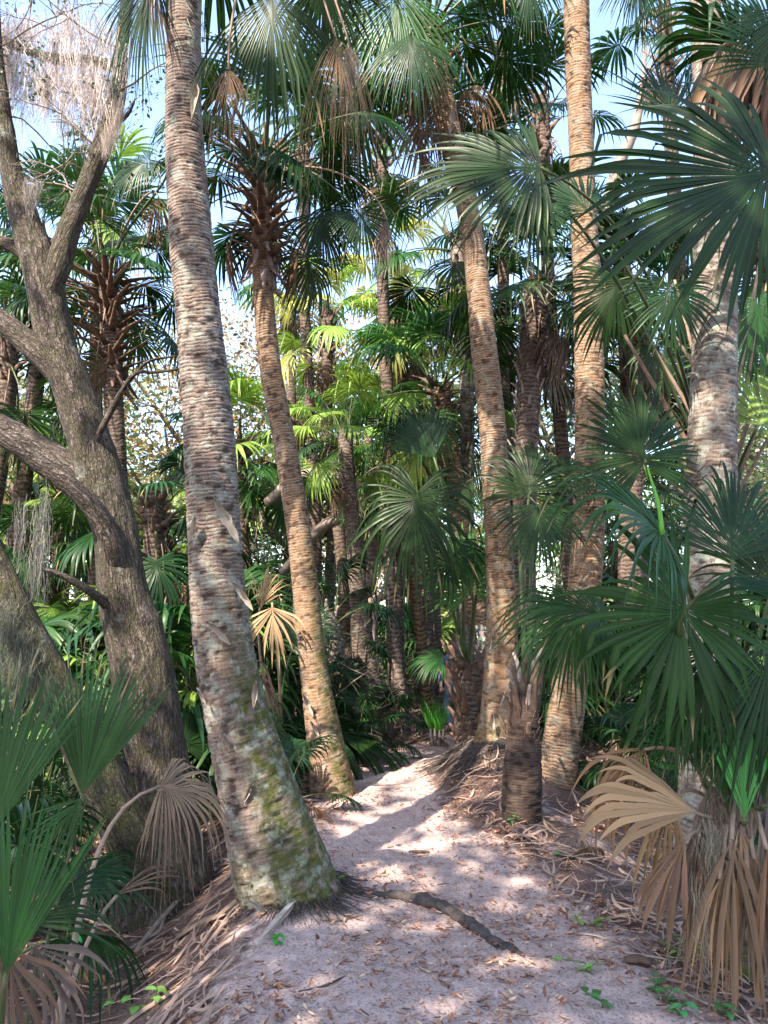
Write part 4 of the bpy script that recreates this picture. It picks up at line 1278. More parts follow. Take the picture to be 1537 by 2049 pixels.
for i, a in enumerate((
        (655, 640, 12.0, .35, .2, 15, .72, G_LIME_LIT, G_YEL_LIT, 'sunlit yellow green palm crown in the middle between the leaning trunks'),
        (585, 545, 13.5, .2, .2, 14, .75, G_LIME_LIT, G_MID, 'green palm crown high beside the slim golden trunk'),
        (600, 860, 13.0, .1, .2, 14, .62, G_LIME_LIT, G_MID, 'bluish green palm crown just right of the slim golden trunk'),
        (805, 640, 12.5, .4, .2, 15, .66, G_LIME_LIT, G_YEL_LIT, 'bright green palm crown left of the narrow pale trunk'),
        (835, 745, 13.0, .3, .2, 14, .68, G_LIME_LIT, G_YEL_LIT, 'drooping light green palm crown above the rusty leaning palm'),
        (795, 525, 15.5, .3, .22, 16, .85, G_YEL_LIT, G_LIME_LIT, 'yellowing palm crown high in the gap between the trunks'),
        (480, 900, 12.0, .4, .24, 18, .80, G_MID, G_LIME_LIT, 'green palm crown showing between the stout and golden trunks'),
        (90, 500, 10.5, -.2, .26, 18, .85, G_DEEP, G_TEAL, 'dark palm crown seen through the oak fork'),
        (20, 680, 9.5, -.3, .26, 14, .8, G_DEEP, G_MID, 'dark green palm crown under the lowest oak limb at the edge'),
        (40, 1000, 11.0, -.1, .26, 20, .9, G_LIME_LIT, G_MID, 'light green palm crown below the silvery oak limb'),
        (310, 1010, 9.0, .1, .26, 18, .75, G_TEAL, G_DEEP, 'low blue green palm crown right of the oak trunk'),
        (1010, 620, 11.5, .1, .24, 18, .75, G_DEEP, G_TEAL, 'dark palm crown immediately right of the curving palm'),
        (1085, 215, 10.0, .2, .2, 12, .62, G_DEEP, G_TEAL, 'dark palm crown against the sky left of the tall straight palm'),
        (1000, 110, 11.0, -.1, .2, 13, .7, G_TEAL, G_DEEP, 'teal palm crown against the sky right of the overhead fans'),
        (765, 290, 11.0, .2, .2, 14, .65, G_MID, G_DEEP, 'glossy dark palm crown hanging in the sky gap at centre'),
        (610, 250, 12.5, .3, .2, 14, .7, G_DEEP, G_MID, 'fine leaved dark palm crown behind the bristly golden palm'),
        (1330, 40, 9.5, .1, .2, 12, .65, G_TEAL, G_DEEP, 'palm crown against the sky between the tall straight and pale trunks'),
        (130, 960, 12.0, -.1, .2, 16, .8, G_LIME_LIT, G_MID, 'lime palm crown low behind the oak limbs'),
        (60, 1120, 10.5, -.1, .2, 14, .75, G_MID, G_LIME_LIT, 'mid green palm crown above the leaning oak stem'),
        (330, 1090, 12.0, .1, .2, 16, .75, G_LIME_LIT, G_MID, 'lime palm crown low between oak and stout palm'),
        (775, 985, 14.5, .1, .2, 16, .8, G_LIME_LIT, G_YEL_LIT, 'yellow green palm crown far down the middle of the trail gap'),
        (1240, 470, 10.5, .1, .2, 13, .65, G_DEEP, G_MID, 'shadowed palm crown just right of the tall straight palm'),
        (1530, 480, 9.0, .1, .26, 18, .9, G_MID, G_LIME_LIT, 'bright palm crown at the edge beyond the bare stalks'),
        (205, 400, 10.5, .2, .2, 13, .75, G_LIME_LIT, G_MID, 'light green palm crown left of the stout trunk near the spiky ball'))):
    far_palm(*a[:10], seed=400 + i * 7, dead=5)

# slender bare trunks down the trail, crowns hidden in the mass
for i, (px0, px1, py1, D, w, lab, mt) in enumerate(((812, 772, 1050, 10.9, .15, 'thin ringed palm trunk leaning left beside the trail end', M_SABAL), (868, 822, 1080, 11.2, .16, 'thin ringed palm trunk nearest the blue sleeved hiker', M_SABALW),
                                                 (752, 744, 980, 11.8, .17, 'straight grey trunk right of the slender dark palm', M_SABALG))):
    a, b = P(px0, 1455, D), P(px1, py1, D)
    zb = float(h(a[0], D))
    o = thing('sabal_palm', (a[0], D, zb), lab, 'palm tree')
    ctr = np.array([[a[0], D, zb - .1], .5 * (a + b) + A(-.03, 0, 0), b, b + A(-.08, 0, .9)])
    sabal_trunk(o, ctr, [w * .62, w * .5, w * .48, w * .48], 900 + i * 9, mt, ringp=.07, seg=14, dv=.03, lipk=1.5)
    crown(o, ctr[-1], 12, .6, 910 + i, G_MID, G_LIME_LIT, 2, True)

# short lattice trunk left of the dark palm
c, r = px_line([(705, 1440, 46), (690, 1380, 38), (668, 1290, 34), (655, 1225, 32)], 9.2)
o = palm_root(c, 'short grey lattice barked palm leaning behind the golden trunk')
sabal_trunk(o, c, r, 951, M_SABALG, ringp=.06, seg=20, dv=.02)
boots(o, c, r * .95, 50, .16, 953, M_BOOTG, up=1, spread=.3, w=.03)
crown(o, c[-1], 12, .55, 955, G_TEAL, G_DEEP, 4)

# deep wood: palms that nothing tells apart within their side of the trail
rngd = np.random.default_rng(77)
for side, x0, x1, n, lab, grp in (('l', -9, -1.6, 8, 'distant palm among the shaded wood left of the trail', 'distant palms left of the trail'),
                                  ('c', -1.6, 2.6, 3, 'distant palm in the sunlit wood straight past the trail end', 'distant palms past the trail end'),
                                  ('r', 2.8, 11, 9, 'distant palm among the thick wood right of the trail', 'distant palms right of the trail')):
    for i in range(n):
        D = rngd.uniform(14, 26)
        x = rngd.uniform(x0, x1) * D / 16
        z = rngd.uniform(1.8, 5.2) + (D - 14) * .12
        top = A(x, D, z)
        zb = float(h(x, D))
        o = thing('sabal_palm', (x, D, zb), lab, 'palm tree', grp)
        dx = rngd.uniform(-.4, .4)
        sabal_trunk(o, np.array([[x + dx, D, zb - .1], [x + dx * .4, D, zb + .5 * (z - zb)], [x, D, z]]), [.17, .13, .13], 1000 + i, [M_SABALD, M_SABAL, M_SABALG][i % 3], ringp=.08, seg=10, dv=.08)
        col = [(G_LIME_LIT, G_YEL_LIT), (G_MID, G_LIME_LIT), (G_DEEP, G_MID)][int(rngd.integers(0, 3))]
        crown(o, top, 15, rngd.uniform(.85, 1.1), 1100 + i * 3, col[0], col[1], 2, True, elmin=-50)


# ------------------------------------------------------------------ understorey palmettos
def palmetto(px, D, n, scale, col, col2, label, group=None, seed=0, far=True, dead=1, elmin=10, z0=0.0, elmax=80):
    rng = np.random.default_rng(seed)
    u = (px - 768.5) / FPX
    x = u * D / (cP)
    zb = float(h(x, D))
    o = thing('palmetto', (x, D, zb), label, 'palmetto', group)
    V, F = tube(np.array([[x, D, zb - .08], [x + .02, D, zb + .08], [x + .02, D, zb + .22 + z0]]), [.09, .08, .05], 8)
    part('stem', Acc().add(V, F), M_BOOT, o)
    crown(o, (x, D, zb + .2 + z0), n, scale, seed, col, col2, dead, far, elmax, elmin, .04, h0=.12)
    return o


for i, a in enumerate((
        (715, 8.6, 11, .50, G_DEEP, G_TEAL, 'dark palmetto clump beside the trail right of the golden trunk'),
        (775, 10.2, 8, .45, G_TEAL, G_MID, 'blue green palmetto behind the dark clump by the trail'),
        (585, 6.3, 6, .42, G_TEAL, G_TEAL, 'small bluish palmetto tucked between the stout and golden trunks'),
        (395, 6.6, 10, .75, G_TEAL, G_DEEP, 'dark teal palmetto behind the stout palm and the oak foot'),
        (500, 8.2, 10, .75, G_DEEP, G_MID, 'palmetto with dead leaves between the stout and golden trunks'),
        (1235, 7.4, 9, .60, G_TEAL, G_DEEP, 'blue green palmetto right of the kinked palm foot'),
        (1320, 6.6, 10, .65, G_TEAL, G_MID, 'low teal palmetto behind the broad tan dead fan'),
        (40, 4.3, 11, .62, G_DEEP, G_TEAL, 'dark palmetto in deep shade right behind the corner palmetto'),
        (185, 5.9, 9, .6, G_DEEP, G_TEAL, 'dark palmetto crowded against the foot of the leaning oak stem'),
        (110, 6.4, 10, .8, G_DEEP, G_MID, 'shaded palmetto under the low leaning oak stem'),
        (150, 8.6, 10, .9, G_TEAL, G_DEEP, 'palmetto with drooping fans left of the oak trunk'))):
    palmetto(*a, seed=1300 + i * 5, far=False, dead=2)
g = P(560, 1480, 7.4)
o = thing('palmetto', (g[0], g[1], float(h(g[0], g[1]))), 'palmetto with a torn pale dead fan left of the golden trunk', 'palmetto')
b = A(g[0], g[1], float(h(g[0], g[1])) + .1)
hero(o, b, P(520, 1215, 6.9), (.3, -.1, 1), (0, -1, .3), .33, D_TAN, True, span=.7, n=16, droop=.6, split=.6, d0=(0, 0, 1), bend=.3)
hero(o, b, P(545, 1215, 6.8), (.1, -.3, -1), (0, -1, .3), .42, (.30, .19, .11), True, span=1.2, n=18, droop=1.5, d0=(.1, 0, 1), bend=.3)
hero(o, b, P(505, 1330, 6.9), (-.1, -.3, -1), (0, -1, .3), .5, D_BROWN, True, span=.9, n=18, droop=2, d0=(0, 0, 1), bend=.3)
hero(o, b, P(590, 1290, 7.6), (.6, .1, .8), (0, -1, .3), .5, G_TEAL, span=1.5, d0=(0, .1, 1), bend=.4)
hero(o, b, P(470, 1290, 7.6), (-.6, .1, .8), (0, -1, .3), .5, G_TEAL, span=1.5, d0=(0, .1, 1), bend=.4)

for lo, hi, d0_, d1_, n, lab, grp in ((-60, 440, 8.0, 12, 22, 'understorey palmetto in the shade left of the trail', 'palmettos left of the trail'),
                                      (660, 860, 14.0, 18, 11, 'understorey palmetto past the end of the trail', 'palmettos past the trail end'),
                                      (1190, 1620, 8.6, 14, 22, 'understorey palmetto in the shade right of the trail', 'palmettos right of the trail')):
    for i in range(n):
        px, D = rngd.uniform(lo, hi), rngd.uniform(d0_, d1_)
        c2 = [(G_DEEP, G_TEAL), (G_TEAL, G_MID), (G_MID, G_LIME_LIT)][int(rngd.integers(0, 3))]
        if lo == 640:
            c2 = [(G_LIME_LIT, G_MID), (G_MID, G_LIME_LIT), (G_LIME_LIT, G_YEL_LIT)][i % 3]
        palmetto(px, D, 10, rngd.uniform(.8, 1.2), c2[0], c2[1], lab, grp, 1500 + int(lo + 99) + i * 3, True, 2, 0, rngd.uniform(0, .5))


# ------------------------------------------------------------------ bare and thinly leaved shrubs
for i, (px, D, hh, nl, lab) in enumerate(((620, 9.0, 1.7, 3, 'thicket of bare grey twigs behind the golden trunk'), (460, 9.0, 1.5, 4, 'bare twiggy shrub between the stout and golden trunks'), (850, 11.5, 1.6, 6, 'leafy twiggy shrub past the palm shoot'),
                                        (20, 6.8, 1.3, 5, 'twiggy shrub at the edge under the mossy oak stem'), (300, 7.6, 1.5, 6, 'twiggy shrub right behind the oak trunk'), (1235, 9.5, 2.0, 5, 'tall twiggy shrub right of the tall straight palm'),
                                        (760, 13.5, 2.0, 8, 'leafy shrub between the thin trail end trunks'), (1340, 8.2, 2.0, 3, 'bare twig thicket among the dead stalks'), (690, 11.5, 1.8, 7, 'leafy shrub at the dark palm foot'))):
    rs = np.random.default_rng(3000 + i)
    x = (px - 768.5) / FPX * D / cP
    zb = float(h(x, D))
    o = thing('shrub', (x, D, zb), lab, 'shrub')
    tw, lf = Acc(), Acc()
    for k in range(5):
        twig_spray(rs, tw, lf, A(x + rs.normal(0, .06), D + rs.normal(0, .06), zb - .02), A(rs.normal(0, .35), rs.normal(0, .3), 1), hh * rs.uniform(.5, .8), 3, .012, .05, nl, 4)
    part('stem', tw, M_TWIG, o)
    part('foliage', lf, M_SLEAF, o, color=(.06, .12, .035), smooth=False)


# ------------------------------------------------------------------ broadleaf trees and far wood
def broadleaf(x, y, H, rc, nleaf, col, label, group=None, seed=0, leaf=.13, spread=1.0):
    rng = np.random.default_rng(seed)
    zb = float(h(x, y))
    o = thing('broadleaf_tree', (x, y, zb), label, 'tree', group)
    top = A(x + rng.uniform(-.6, .6), y, zb + H * .62)
    ctr = spline(np.array([[x, y, zb - .2], [x + rng.uniform(-.3, .3), y, zb + H * .3], top]), 8)
    bark_tube(o, ctr, np.linspace(.20, .09, 8) * H / 8, seed, 'trunk', seg=12, dv=.12)
    br, lf = Acc(), Acc()
    cs = []
    for i in range(13):
        st = ctr[rng.integers(4, 8)]
        d = nrm(A(rng.normal(), rng.normal(), abs(rng.normal()) * .8 + .1))
        e = st + d * rc * rng.uniform(.6, 1.15) + A(0, 0, H * .08)
        mid = .5 * (st + e) + rng.standard_normal(3) * rc * .10
        q = spline(np.stack([st, mid, e]), 8)
        V, F = tube(q, np.linspace(.055, .012, 8) * H / 8, 5)
        br.add(V, F)
        cs += [q[7], q[5], q[6] + rng.standard_normal(3) * rc * .2]
        for k in range(5):
            a = q[rng.integers(3, 8)]
            e2 = a + nrm(rng.standard_normal(3) + A(0, 0, .2)) * rc * rng.uniform(.25, .5)
            V, F = tube(spline(np.stack([a, .5 * (a + e2) + rng.standard_normal(3) * .06, e2]), 5), np.linspace(.016, .005, 5) * H / 8, 4)
            br.add(V, F)
            cs.append(e2)
    part('limb', br, M_TWIG, o)
    cs = np.array(cs)
    ci = rng.integers(0, len(cs), nleaf)
    sp = rng.uniform(.10, .22, len(cs))[ci] * rc * spread
    pos = cs[ci] + rng.standard_normal((nleaf, 3)) * sp[:, None] * A(1, 1, .6)
    leaf_quads(lf, rng, pos, leaf)
    part('crown', lf, M_SLEAF, o, color=col, smooth=False)


C_OLV, C_AUT, C_DK, C_LT = (.08, .11, .04), (.26, .17, .06), (.035, .065, .035), (.13, .17, .06)
for i, (x, y, H, rc, nl, col, lab, grp) in enumerate((
        (-6.4, 15, 8.5, 2.6, 4200, C_LT, 'pale green broadleaf tree behind the oak limbs', None),
        (-3.9, 17, 9.5, 2.8, 4200, C_AUT, 'tree with thin rusty yellow leaves between oak and stout palm', None),
        (-1.8, 16, 8.6, 2.3, 3800, C_OLV, 'twiggy olive tree behind the slim golden palm', None),
        (-.3, 18, 9.8, 2.6, 3800, C_AUT, 'thin twiggy tree with yellow leaves in the central gap', None),
        (1.4, 20, 9.6, 2.6, 3800, C_LT, 'light green tree behind the curving palm', None),
        (3.8, 16, 8.4, 2.6, 4200, C_OLV, 'olive broadleaf tree between the tall straight and pale trunks', None),
        (6.6, 15, 8.4, 2.8, 4200, C_LT, 'sunlit broadleaf tree behind the bare dead stalks', None),
        (-9.8, 20, 9, 3, 4200, C_AUT, 'rusty leaved tree far left behind the oak', None),
        (10.2, 20, 9, 3, 4200, C_OLV, 'olive tree at the far right of the wood', None))):
    broadleaf(x, y, H, rc, int(nl * 1.9), col, lab, grp, 1700 + i * 11, .12, 1.2)
for i in range(16):
    x, y = -19 + i * 2.5 + rngd.uniform(-1, 1), rngd.uniform(27, 38)
    broadleaf(x, y, rngd.uniform(6.5, 9.5), 2.9, 4200, [C_OLV, C_DK, C_LT, C_AUT][i % 4], 'distant broadleaf tree filling the far end of the wood', 'distant trees closing the wood', 1900 + i * 13, .2)

lf = Acc()
rf = np.random.default_rng(5)
n = 15000
ang = rf.uniform(-1.0, 1.0, n)
Dd = rf.uniform(17, 46, n)
pos = np.stack([np.sin(ang) * Dd * 1.2, np.cos(ang) * Dd, rf.random(n) ** 1.5 * 3.0 * (.5 + fbm(np.sin(ang) * Dd * .35, Dd * .35, 0, 3))], 1)
pos[:, 2] += h(pos[:, 0], pos[:, 1])
leaf_quads(lf, rf, pos, .32)
o = part('undergrowth', lf, M_SLEAF, None, color=(.045, .075, .035), smooth=False)
o['kind'] = 'stuff'

# ================================================================== unseen oaks added behind the camera to shade the path and near fans
for (x, y, lab, sd, hh, rc, nl) in ((-5.7, -2.9, 'unseen spreading oak added to shade the near end of the path', 2001, 11.0, 4.0, 14000), (-2.0, -3.0, 'unseen tall oak added to shade the path start and right hand fans', 2003, 14.0, 4.0, 13000)):
    broadleaf(x, y, hh, rc, nl, C_DK, lab, None, sd, .27, 1.6)

# ================================================================== the ground's small things
rl = np.random.default_rng(31)


def lay(x, y, lift=.004):
    return np.stack([x, y, h(x, y) + lift], -1)


n = 52000
yy = 1.8 + 9.5 * rl.random(n) ** 1.6
xx = np.interp(yy, YC, XC) + rl.normal(0, 1.0, n) * (.5 + .16 * yy)
d = np.abs(xx - np.interp(yy, YC, XC))
keep = rl.random(n) < np.where(d < .7, .55, 1.0) * np.clip(2.6 * noise3(xx * 2.1, yy * 2.1, 0, 9) - .55, .06, 1)
xx, yy = xx[keep], yy[keep]
m = len(xx)
acc = Acc()
yaw = rl.uniform(0, 2 * PI, m)
pit = rl.normal(0, .30, m)
dv = np.stack([np.cos(yaw) * np.cos(pit), np.sin(yaw) * np.cos(pit), np.sin(pit)], 1)
sv = nrm(np.cross(A(0, 0, 1) + .3 * rl.standard_normal((m, 3)), dv))
uv = np.cross(dv, sv)
size = .007 + .040 * rl.random(m) ** 2.0
wd = rl.uniform(.30, .48, m)
ctr = lay(xx, yy, .010)
LT = np.array([-.5, -.18, .18, .5])
LW = np.array([.06, .9, .8, .06])
V = np.zeros((m, 4, 3, 3))
for j in range(4):
    for k in range(3):
        curl = (.12 * (k - 1) ** 2 + .25 * LT[j] ** 2)
        V[:, j, k] = ctr + size[:, None] * (LT[j] * dv + ((k - 1) * LW[j] * wd * .5)[:, None] * sv + curl * uv)
F = (grid_faces(4, 3)[None] + (np.arange(m) * 12)[:, None, None]).reshape(-1, 4)
acc.add(V, F, seg=np.repeat(rl.random(m), 12))
o = part('leaf_litter', acc, M_LITTER)
o['kind'] = 'stuff'

# shreds of dead palm leaf and twig on both verges
acc = Acc()
n = 2300
yy = 2.2 + 9 * rl.random(n) ** 1.3
sgn = np.where(rl.random(n) < .5, -1, 1)
xx = np.interp(yy, YC, XC) + sgn * (np.abs(rl.normal(0, .8, n)) + np.interp(yy, [2, 5, 8, 12], [1.15, .75, .5, .35]))
for x, y in zip(xx, yy):
    L = rl.uniform(.06, .42)
    a = rl.uniform(0, 2 * PI)
    t = np.linspace(-.5, .5, 6)
    bend = rl.normal(0, .15) * L
    px_ = x + np.cos(a) * t * L - np.sin(a) * bend * (t * 2) ** 2
    py_ = y + np.sin(a) * t * L + np.cos(a) * bend * (t * 2) ** 2
    z = h(px_, py_) + .012 + rl.uniform(0, .02) + np.abs(t) * rl.normal(0, .05)
    p = np.stack([px_, py_, z], 1)
    w = rl.uniform(.002, .010) * (1 - (2 * np.abs(t)) ** 3 * .8)
    s = A(-math.sin(a), math.cos(a), rl.normal(0, .3))
    V = np.stack([p - w[:, None] * s, p + A(0, 0, .3) * w[:, None], p + w[:, None] * s], 1)
    acc.add(V, grid_faces(6, 3), seg=rl.uniform(.2, 1), along=.3)
o = part('palm_debris', acc, M_DEAD, color=(.34, .24, .18))
o['kind'] = 'stuff'

# root mat on the mound, part of the curving palm
acc = Acc()
for i in range(260):
    a = rl.uniform(PI * .62, PI * 1.62)
    x0, y0 = 1.06 + math.cos(a) * .16, 7.5 + math.sin(a) * .16
    L = rl.uniform(.2, .62)
    t = np.linspace(0, 1, 8)
    wob = np.cumsum(rl.normal(0, .018, (8, 2)), 0)
    X, Y = x0 + math.cos(a) * L * t + wob[:, 0], y0 + math.sin(a) * L * t * 1.1 + wob[:, 1]
    Z = h(X, Y) + .012 + .02 * rl.random() * np.sin(t * PI)
    V, F = tube(np.stack([X, Y, Z], 1), np.linspace(.008, .003, 8) * rl.uniform(.5, 1.3), 4)
    acc.add(V, F)
part('root_mat', acc, M_ROOT, P4)

acc = Acc()
for i in range(260):
    a = rl.uniform(-2.8, 1.0)
    bx_, by_ = P(592, 1790, 4.5)[0], 4.5
    t = np.linspace(0, 1, 7)
    L = rl.uniform(.05, .28)
    wob = np.cumsum(rl.normal(0, .010, (7, 2)), 0)
    rr = .185 + L * t
    X, Y = bx_ + np.cos(a) * rr + wob[:, 0], by_ + np.sin(a) * rr + wob[:, 1]
    Z = h(X, Y) + .012 + (1 - t) ** 2 * rl.uniform(.01, .07)
    V, F = tube(np.stack([X, Y, Z], 1), np.linspace(.0045, .0015, 7) * rl.uniform(.5, 1.2), 4)
    acc.add(V, F)
part('root_mat', acc, M_ROOT, P1)

# the root that crosses the path
pts = [on_ground(x, y) for x, y in ((600, 1765), (690, 1780), (750, 1790), (810, 1800), (870, 1818), (930, 1850), (985, 1885), (1035, 1908), (1080, 1935))]
pts = np.array(pts)
pts[:, 2] += np.array([-.10, -.045, -.004, .010, .018, .018, .008, -.006, -.05])
q = spline(np.column_stack([pts, [.012, .02, .026, .034, .042, .040, .034, .024, .012]]), 90)
tt = np.linspace(0, 9, 90)
q[:, 2] += .012 * (noise3(tt * 1.3, 0, 0, 3) - .5)
V, F = tube(q[:, :3], q[:, 3] * (1 + .25 * (noise3(tt * 4, 0, 0, 8) - .5)), 18, .8)
V = V + (fbm(V[:, 0] * 26, V[:, 1] * 26, V[:, 2] * 26, 4)[:, None] - .5) * A(.012, .012, .034)
o = part('exposed_root', Acc().add(V, F), M_ROOT)
tag(o, 'dark curved tree root crossing the sandy path', 'tree root')


def strip(rows, w, name, label, mat, group=None, lift=.012, flat=.3, cat=None, k=6):
    """A stick or dead leaf stalk lying on the ground through photo pixels."""
    p = np.array([on_ground(x, y) for x, y in rows])
    p[:, 2] += lift
    q = spline(p, 14)
    q[:, 2] = np.maximum(q[:, 2], h(q[:, 0], q[:, 1]) + w * .5)
    t = np.linspace(-1, 1, 14)
    V, F = tube(q, w * (1 - .75 * np.abs(t) ** 3), k, flat)
    o = part(name, Acc().add(V, F, seg=.5, along=.3), mat)
    return tag(o, label, cat or name.replace('_', ' '), group)


strip([(262, 1935), (330, 1850), (385, 1790)], .017, 'fallen_stalk', 'grey dead leaf stalk lying up the bank below the oak foot', M_STICK, lift=.06, cat='dead stalk')
strip([(375, 1800), (400, 1775), (432, 1752)], .035, 'leaf_sheath', 'pale paper thin dead sheath on the bank near the stout palm', M_FLAKE, lift=.05, flat=.12, cat='dead leaf')
strip([(318, 1912), (400, 1858), (450, 1842)], .036, 'leaf_sheath', 'brown boat shaped dead sheath on the bank', M_PETD, lift=.03, flat=.3, cat='dead leaf')
strip([(428, 1855), (465, 1825), (498, 1800)], .014, 'fallen_stalk', 'short reddish dead stalk propped against the stout palm foot', M_PETD, lift=.04, cat='dead stalk')
strip([(512, 1905), (560, 1845), (612, 1788)], .016, 'fallen_stalk', 'straight tan dead stalk at the edge of the sand by the stout palm', M_FLAKE, lift=.03, cat='dead stalk')
strip([(525, 1890), (575, 1840), (600, 1800)], .010, 'fallen_stalk', 'thin brown stalk alongside the straight tan stalk', M_PETD, lift=.03, cat='dead stalk')
strip([(632, 1842), (680, 1846), (722, 1836)], .010, 'fallen_stalk', 'curved brown leaf rib on the sand above the root', M_PETD, lift=.015, cat='dead stalk')
strip([(585, 1991), (640, 1980), (694, 1956)], .006, 'twig', 'thin dark twig lying across the near sand', M_ROOT, lift=.008, flat=.9)
strip([(818, 1706), (860, 1708)], .012, 'twig', 'short dark twig in the middle of the path', M_ROOT, lift=.004, flat=.9)
strip([(1150, 1872), (1190, 1878), (1232, 1888)], .009, 'fallen_stalk', 'pale tan stalk lying left of the dead skirt', M_FLAKE, lift=.015, cat='dead stalk')
strip([(1250, 1930), (1280, 1928), (1303, 1936)], .03, 'fallen_log', 'short brown rotten stick at the edge of the near sand', M_BOOT, lift=.01, flat=.6, cat='stick')
strip([(1420, 1960), (1480, 2000), (1530, 2020)], .014, 'fallen_stalk', 'brown stalk in the near corner under the dead skirt', M_PETD, lift=.02, cat='dead stalk')
strip([(1360, 1990), (1420, 2020), (1480, 2045)], .011, 'fallen_stalk', 'grey brown stalk slanting to the bottom edge', M_STICK, lift=.02, cat='dead stalk')
strip([(640, 1620), (690, 1590), (730, 1572)], .014, 'fallen_stalk', 'bent grey stalk along the path edge by the golden trunk', M_STICK, lift=.02, cat='dead stalk')
strip([(625, 1650), (660, 1625), (700, 1600)], .012, 'fallen_stalk', 'tan stalk in the litter behind the stout palm foot', M_PETD, lift=.03, cat='dead stalk')
strip([(790, 1500), (850, 1478), (905, 1462)], .02, 'fallen_stalk', 'dry stalk on the litter bank at the far bend', M_PETD, lift=.03, cat='dead stalk')


# fallen fronds in the wood's floor
for i, (px, py, yaw, s, lab) in enumerate(((1250, 1760, 2.2, .5, 'flattened dead fan on the litter left of the dead skirt'), (560, 1660, .6, .5, 'dead fan in the litter right behind the stout palm'),
                                           (1180, 1690, 4.0, .45, 'dead fan lying in the hollow by the kinked palm foot'), (250, 1960, .8, .55, 'dead fan on the bank beside the vine'),
                                           (60, 2030, 1.2, .5, 'dead fan piled in the near corner'), (840, 1500, .3, .5, 'small dead fan by the pale stump at the bend'))):
    p = on_ground(px, py)
    pm, bm = frond_mesh(-66, i % 3, True)
    o = link('fallen_frond', pm, None, [D_BROWN, D_TAN, D_GREY][i % 3], tuple(p + A(0, 0, .10)))
    link('leaf_blade', bm, o, [D_BROWN, D_TAN, D_GREY][i % 3])
    o.scale = (s, s, s * .5)
    o.rotation_euler = (0, -.95, yaw)
    tag(o, lab, 'dead palm leaf')


# logs and leaning dead limbs beyond the golden trunk
for i, (rows, D, lab) in enumerate(((((530, 1010, 18), (600, 955, 26), (680, 960, 28), (740, 985, 20)), 11.0, 'bare leaning limb crossing behind the dark palm'),
                                    (((560, 1150, 14), (640, 1060, 22), (700, 1030, 24)), 11.0, 'smooth tan limb slanting left of the dark palm'),
                                    (((690, 1235, 12), (760, 1195, 20), (830, 1168, 24), (960, 1180, 20)), 11.5, 'fallen limb lodged between the thin trail end trunks'),
                                    (((1102, 680, 14), (1118, 760, 16), (1150, 830, 14)), 9.5, 'crooked dark dead limb left of the tall straight palm'),
                                    (((1205, 470, 28), (1235, 340, 26), (1272, 250, 18), (1290, 120, 8), (1285, 20, 3)), 11.5, 'bare grey limb against the sky right of the tall straight palm'),
                                    (((745, 1330, 6), (752, 1230, 7), (775, 1150, 5)), 10.6, 'thin pale vine stem by the dark palm'))):
    c, r = px_line(rows, D)
    o = bark_tube(None, c, r, 2100 + i, 'dead_limb', seg=10, mat=M_TWIG if i else M_STICK)
    tag(o, lab, 'dead branch')


# ------------------------------------------------------------------ seedlings and vines
def seedling(px, py, hgt, nleaf, leaf, col, label, group=None, seed=0, upright=False, droop=.4):
    rng = np.random.default_rng(seed)
    p = on_ground(px, py)
    o = thing('seedling', p, label, 'small plant', group)
    st = Acc()
    q = spline(np.array([p, p + A(rng.normal(0, .02), 0, hgt * .5), p + A(rng.normal(0, .05), 0, hgt)]), 8)
    V, F = tube(q, np.linspace(.0035, .0015, 8), 5)
    part('stem', st.add(V, F), M_PET, o)
    lf = Acc()
    for i in range(nleaf):
        a = i * 2.4 + rng.uniform(-.3, .3)
        b = q[min(7, 1 + int(7 * i / nleaf))]
        d = nrm(A(math.cos(a), math.sin(a), rng.uniform(-.1, .7)))
        s = nrm(np.cross(A(0, 0, 1), d))
        L = leaf * rng.uniform(.7, 1.2)
        t = np.linspace(0, 1, 6)
        c = b + (t * L)[:, None] * d + A(0, 0, -droop) * (t**2 * L)[:, None]
        w = L * .30 * np.sin(np.clip(t * 1.05, 0, 1) * PI) ** .7 + .0005
        V = np.stack([c - w[:, None] * s + A(0, 0, .15) * w[:, None], c, c + w[:, None] * s + A(0, 0, .15) * w[:, None]], 1)
        lf.add(V, grid_faces(6, 3), seg=rng.random())
    part('foliage', lf, M_SLEAF, o, color=col)


GB = (.05, .30, .04)
seedling(120, 2030, .36, 15, .055, GB, 'upright vine with bright round green leaves in the near corner', None, 1)
seedling(130, 1925, .30, 14, .045, GB, 'second bright green vine just behind the corner one', None, 2)
seedling(270, 2035, .07, 5, .075, (.14, .30, .05), 'low plant with broad yellow green leaves at the bottom edge', None, 3)
seedling(318, 2010, .09, 6, .06, (.16, .28, .06), 'yellow green sprig among litter beside the sand', None, 4)
seedling(662, 1810, .05, 6, .055, GB, 'small green sprout at the mossy foot of the stout palm', None, 5)
seedling(665, 1780, .08, 5, .045, (.14, .30, .05), 'lighter sprout on the sand edge above the green one', None, 6)
seedling(553, 1890, .05, 6, .05, GB, 'green sprout on the slope below the tan stalk', None, 7)
for i, (x, y) in enumerate(((1165, 1850), (1190, 1858), (1175, 1950), (1160, 1940))):
    seedling(x, y, .05, 6, .045, (.18, .30, .06), 'yellowish weed sprout in the sand left of the dead skirt', 'weed sprouts left of the dead skirt', 10 + i)
for i, (x, y) in enumerate(((1335, 1905), (1385, 1920), (1405, 1928), (1470, 1930), (1345, 1925))):
    seedling(x, y, .07, 7, .04, (.20, .28, .05), 'yellow leaved sprig at the foot of the dead skirt', 'sprigs at the foot of the dead skirt', 20 + i)
for i, (x, y) in enumerate(((1300, 1985), (1340, 2010), (1355, 2035), (1455, 2040), (1205, 2020))):
    seedling(x, y, .06, 7, .055, (.07, .22, .06), 'green weed in the litter along the bottom edge', 'weeds along the bottom edge', 30 + i)
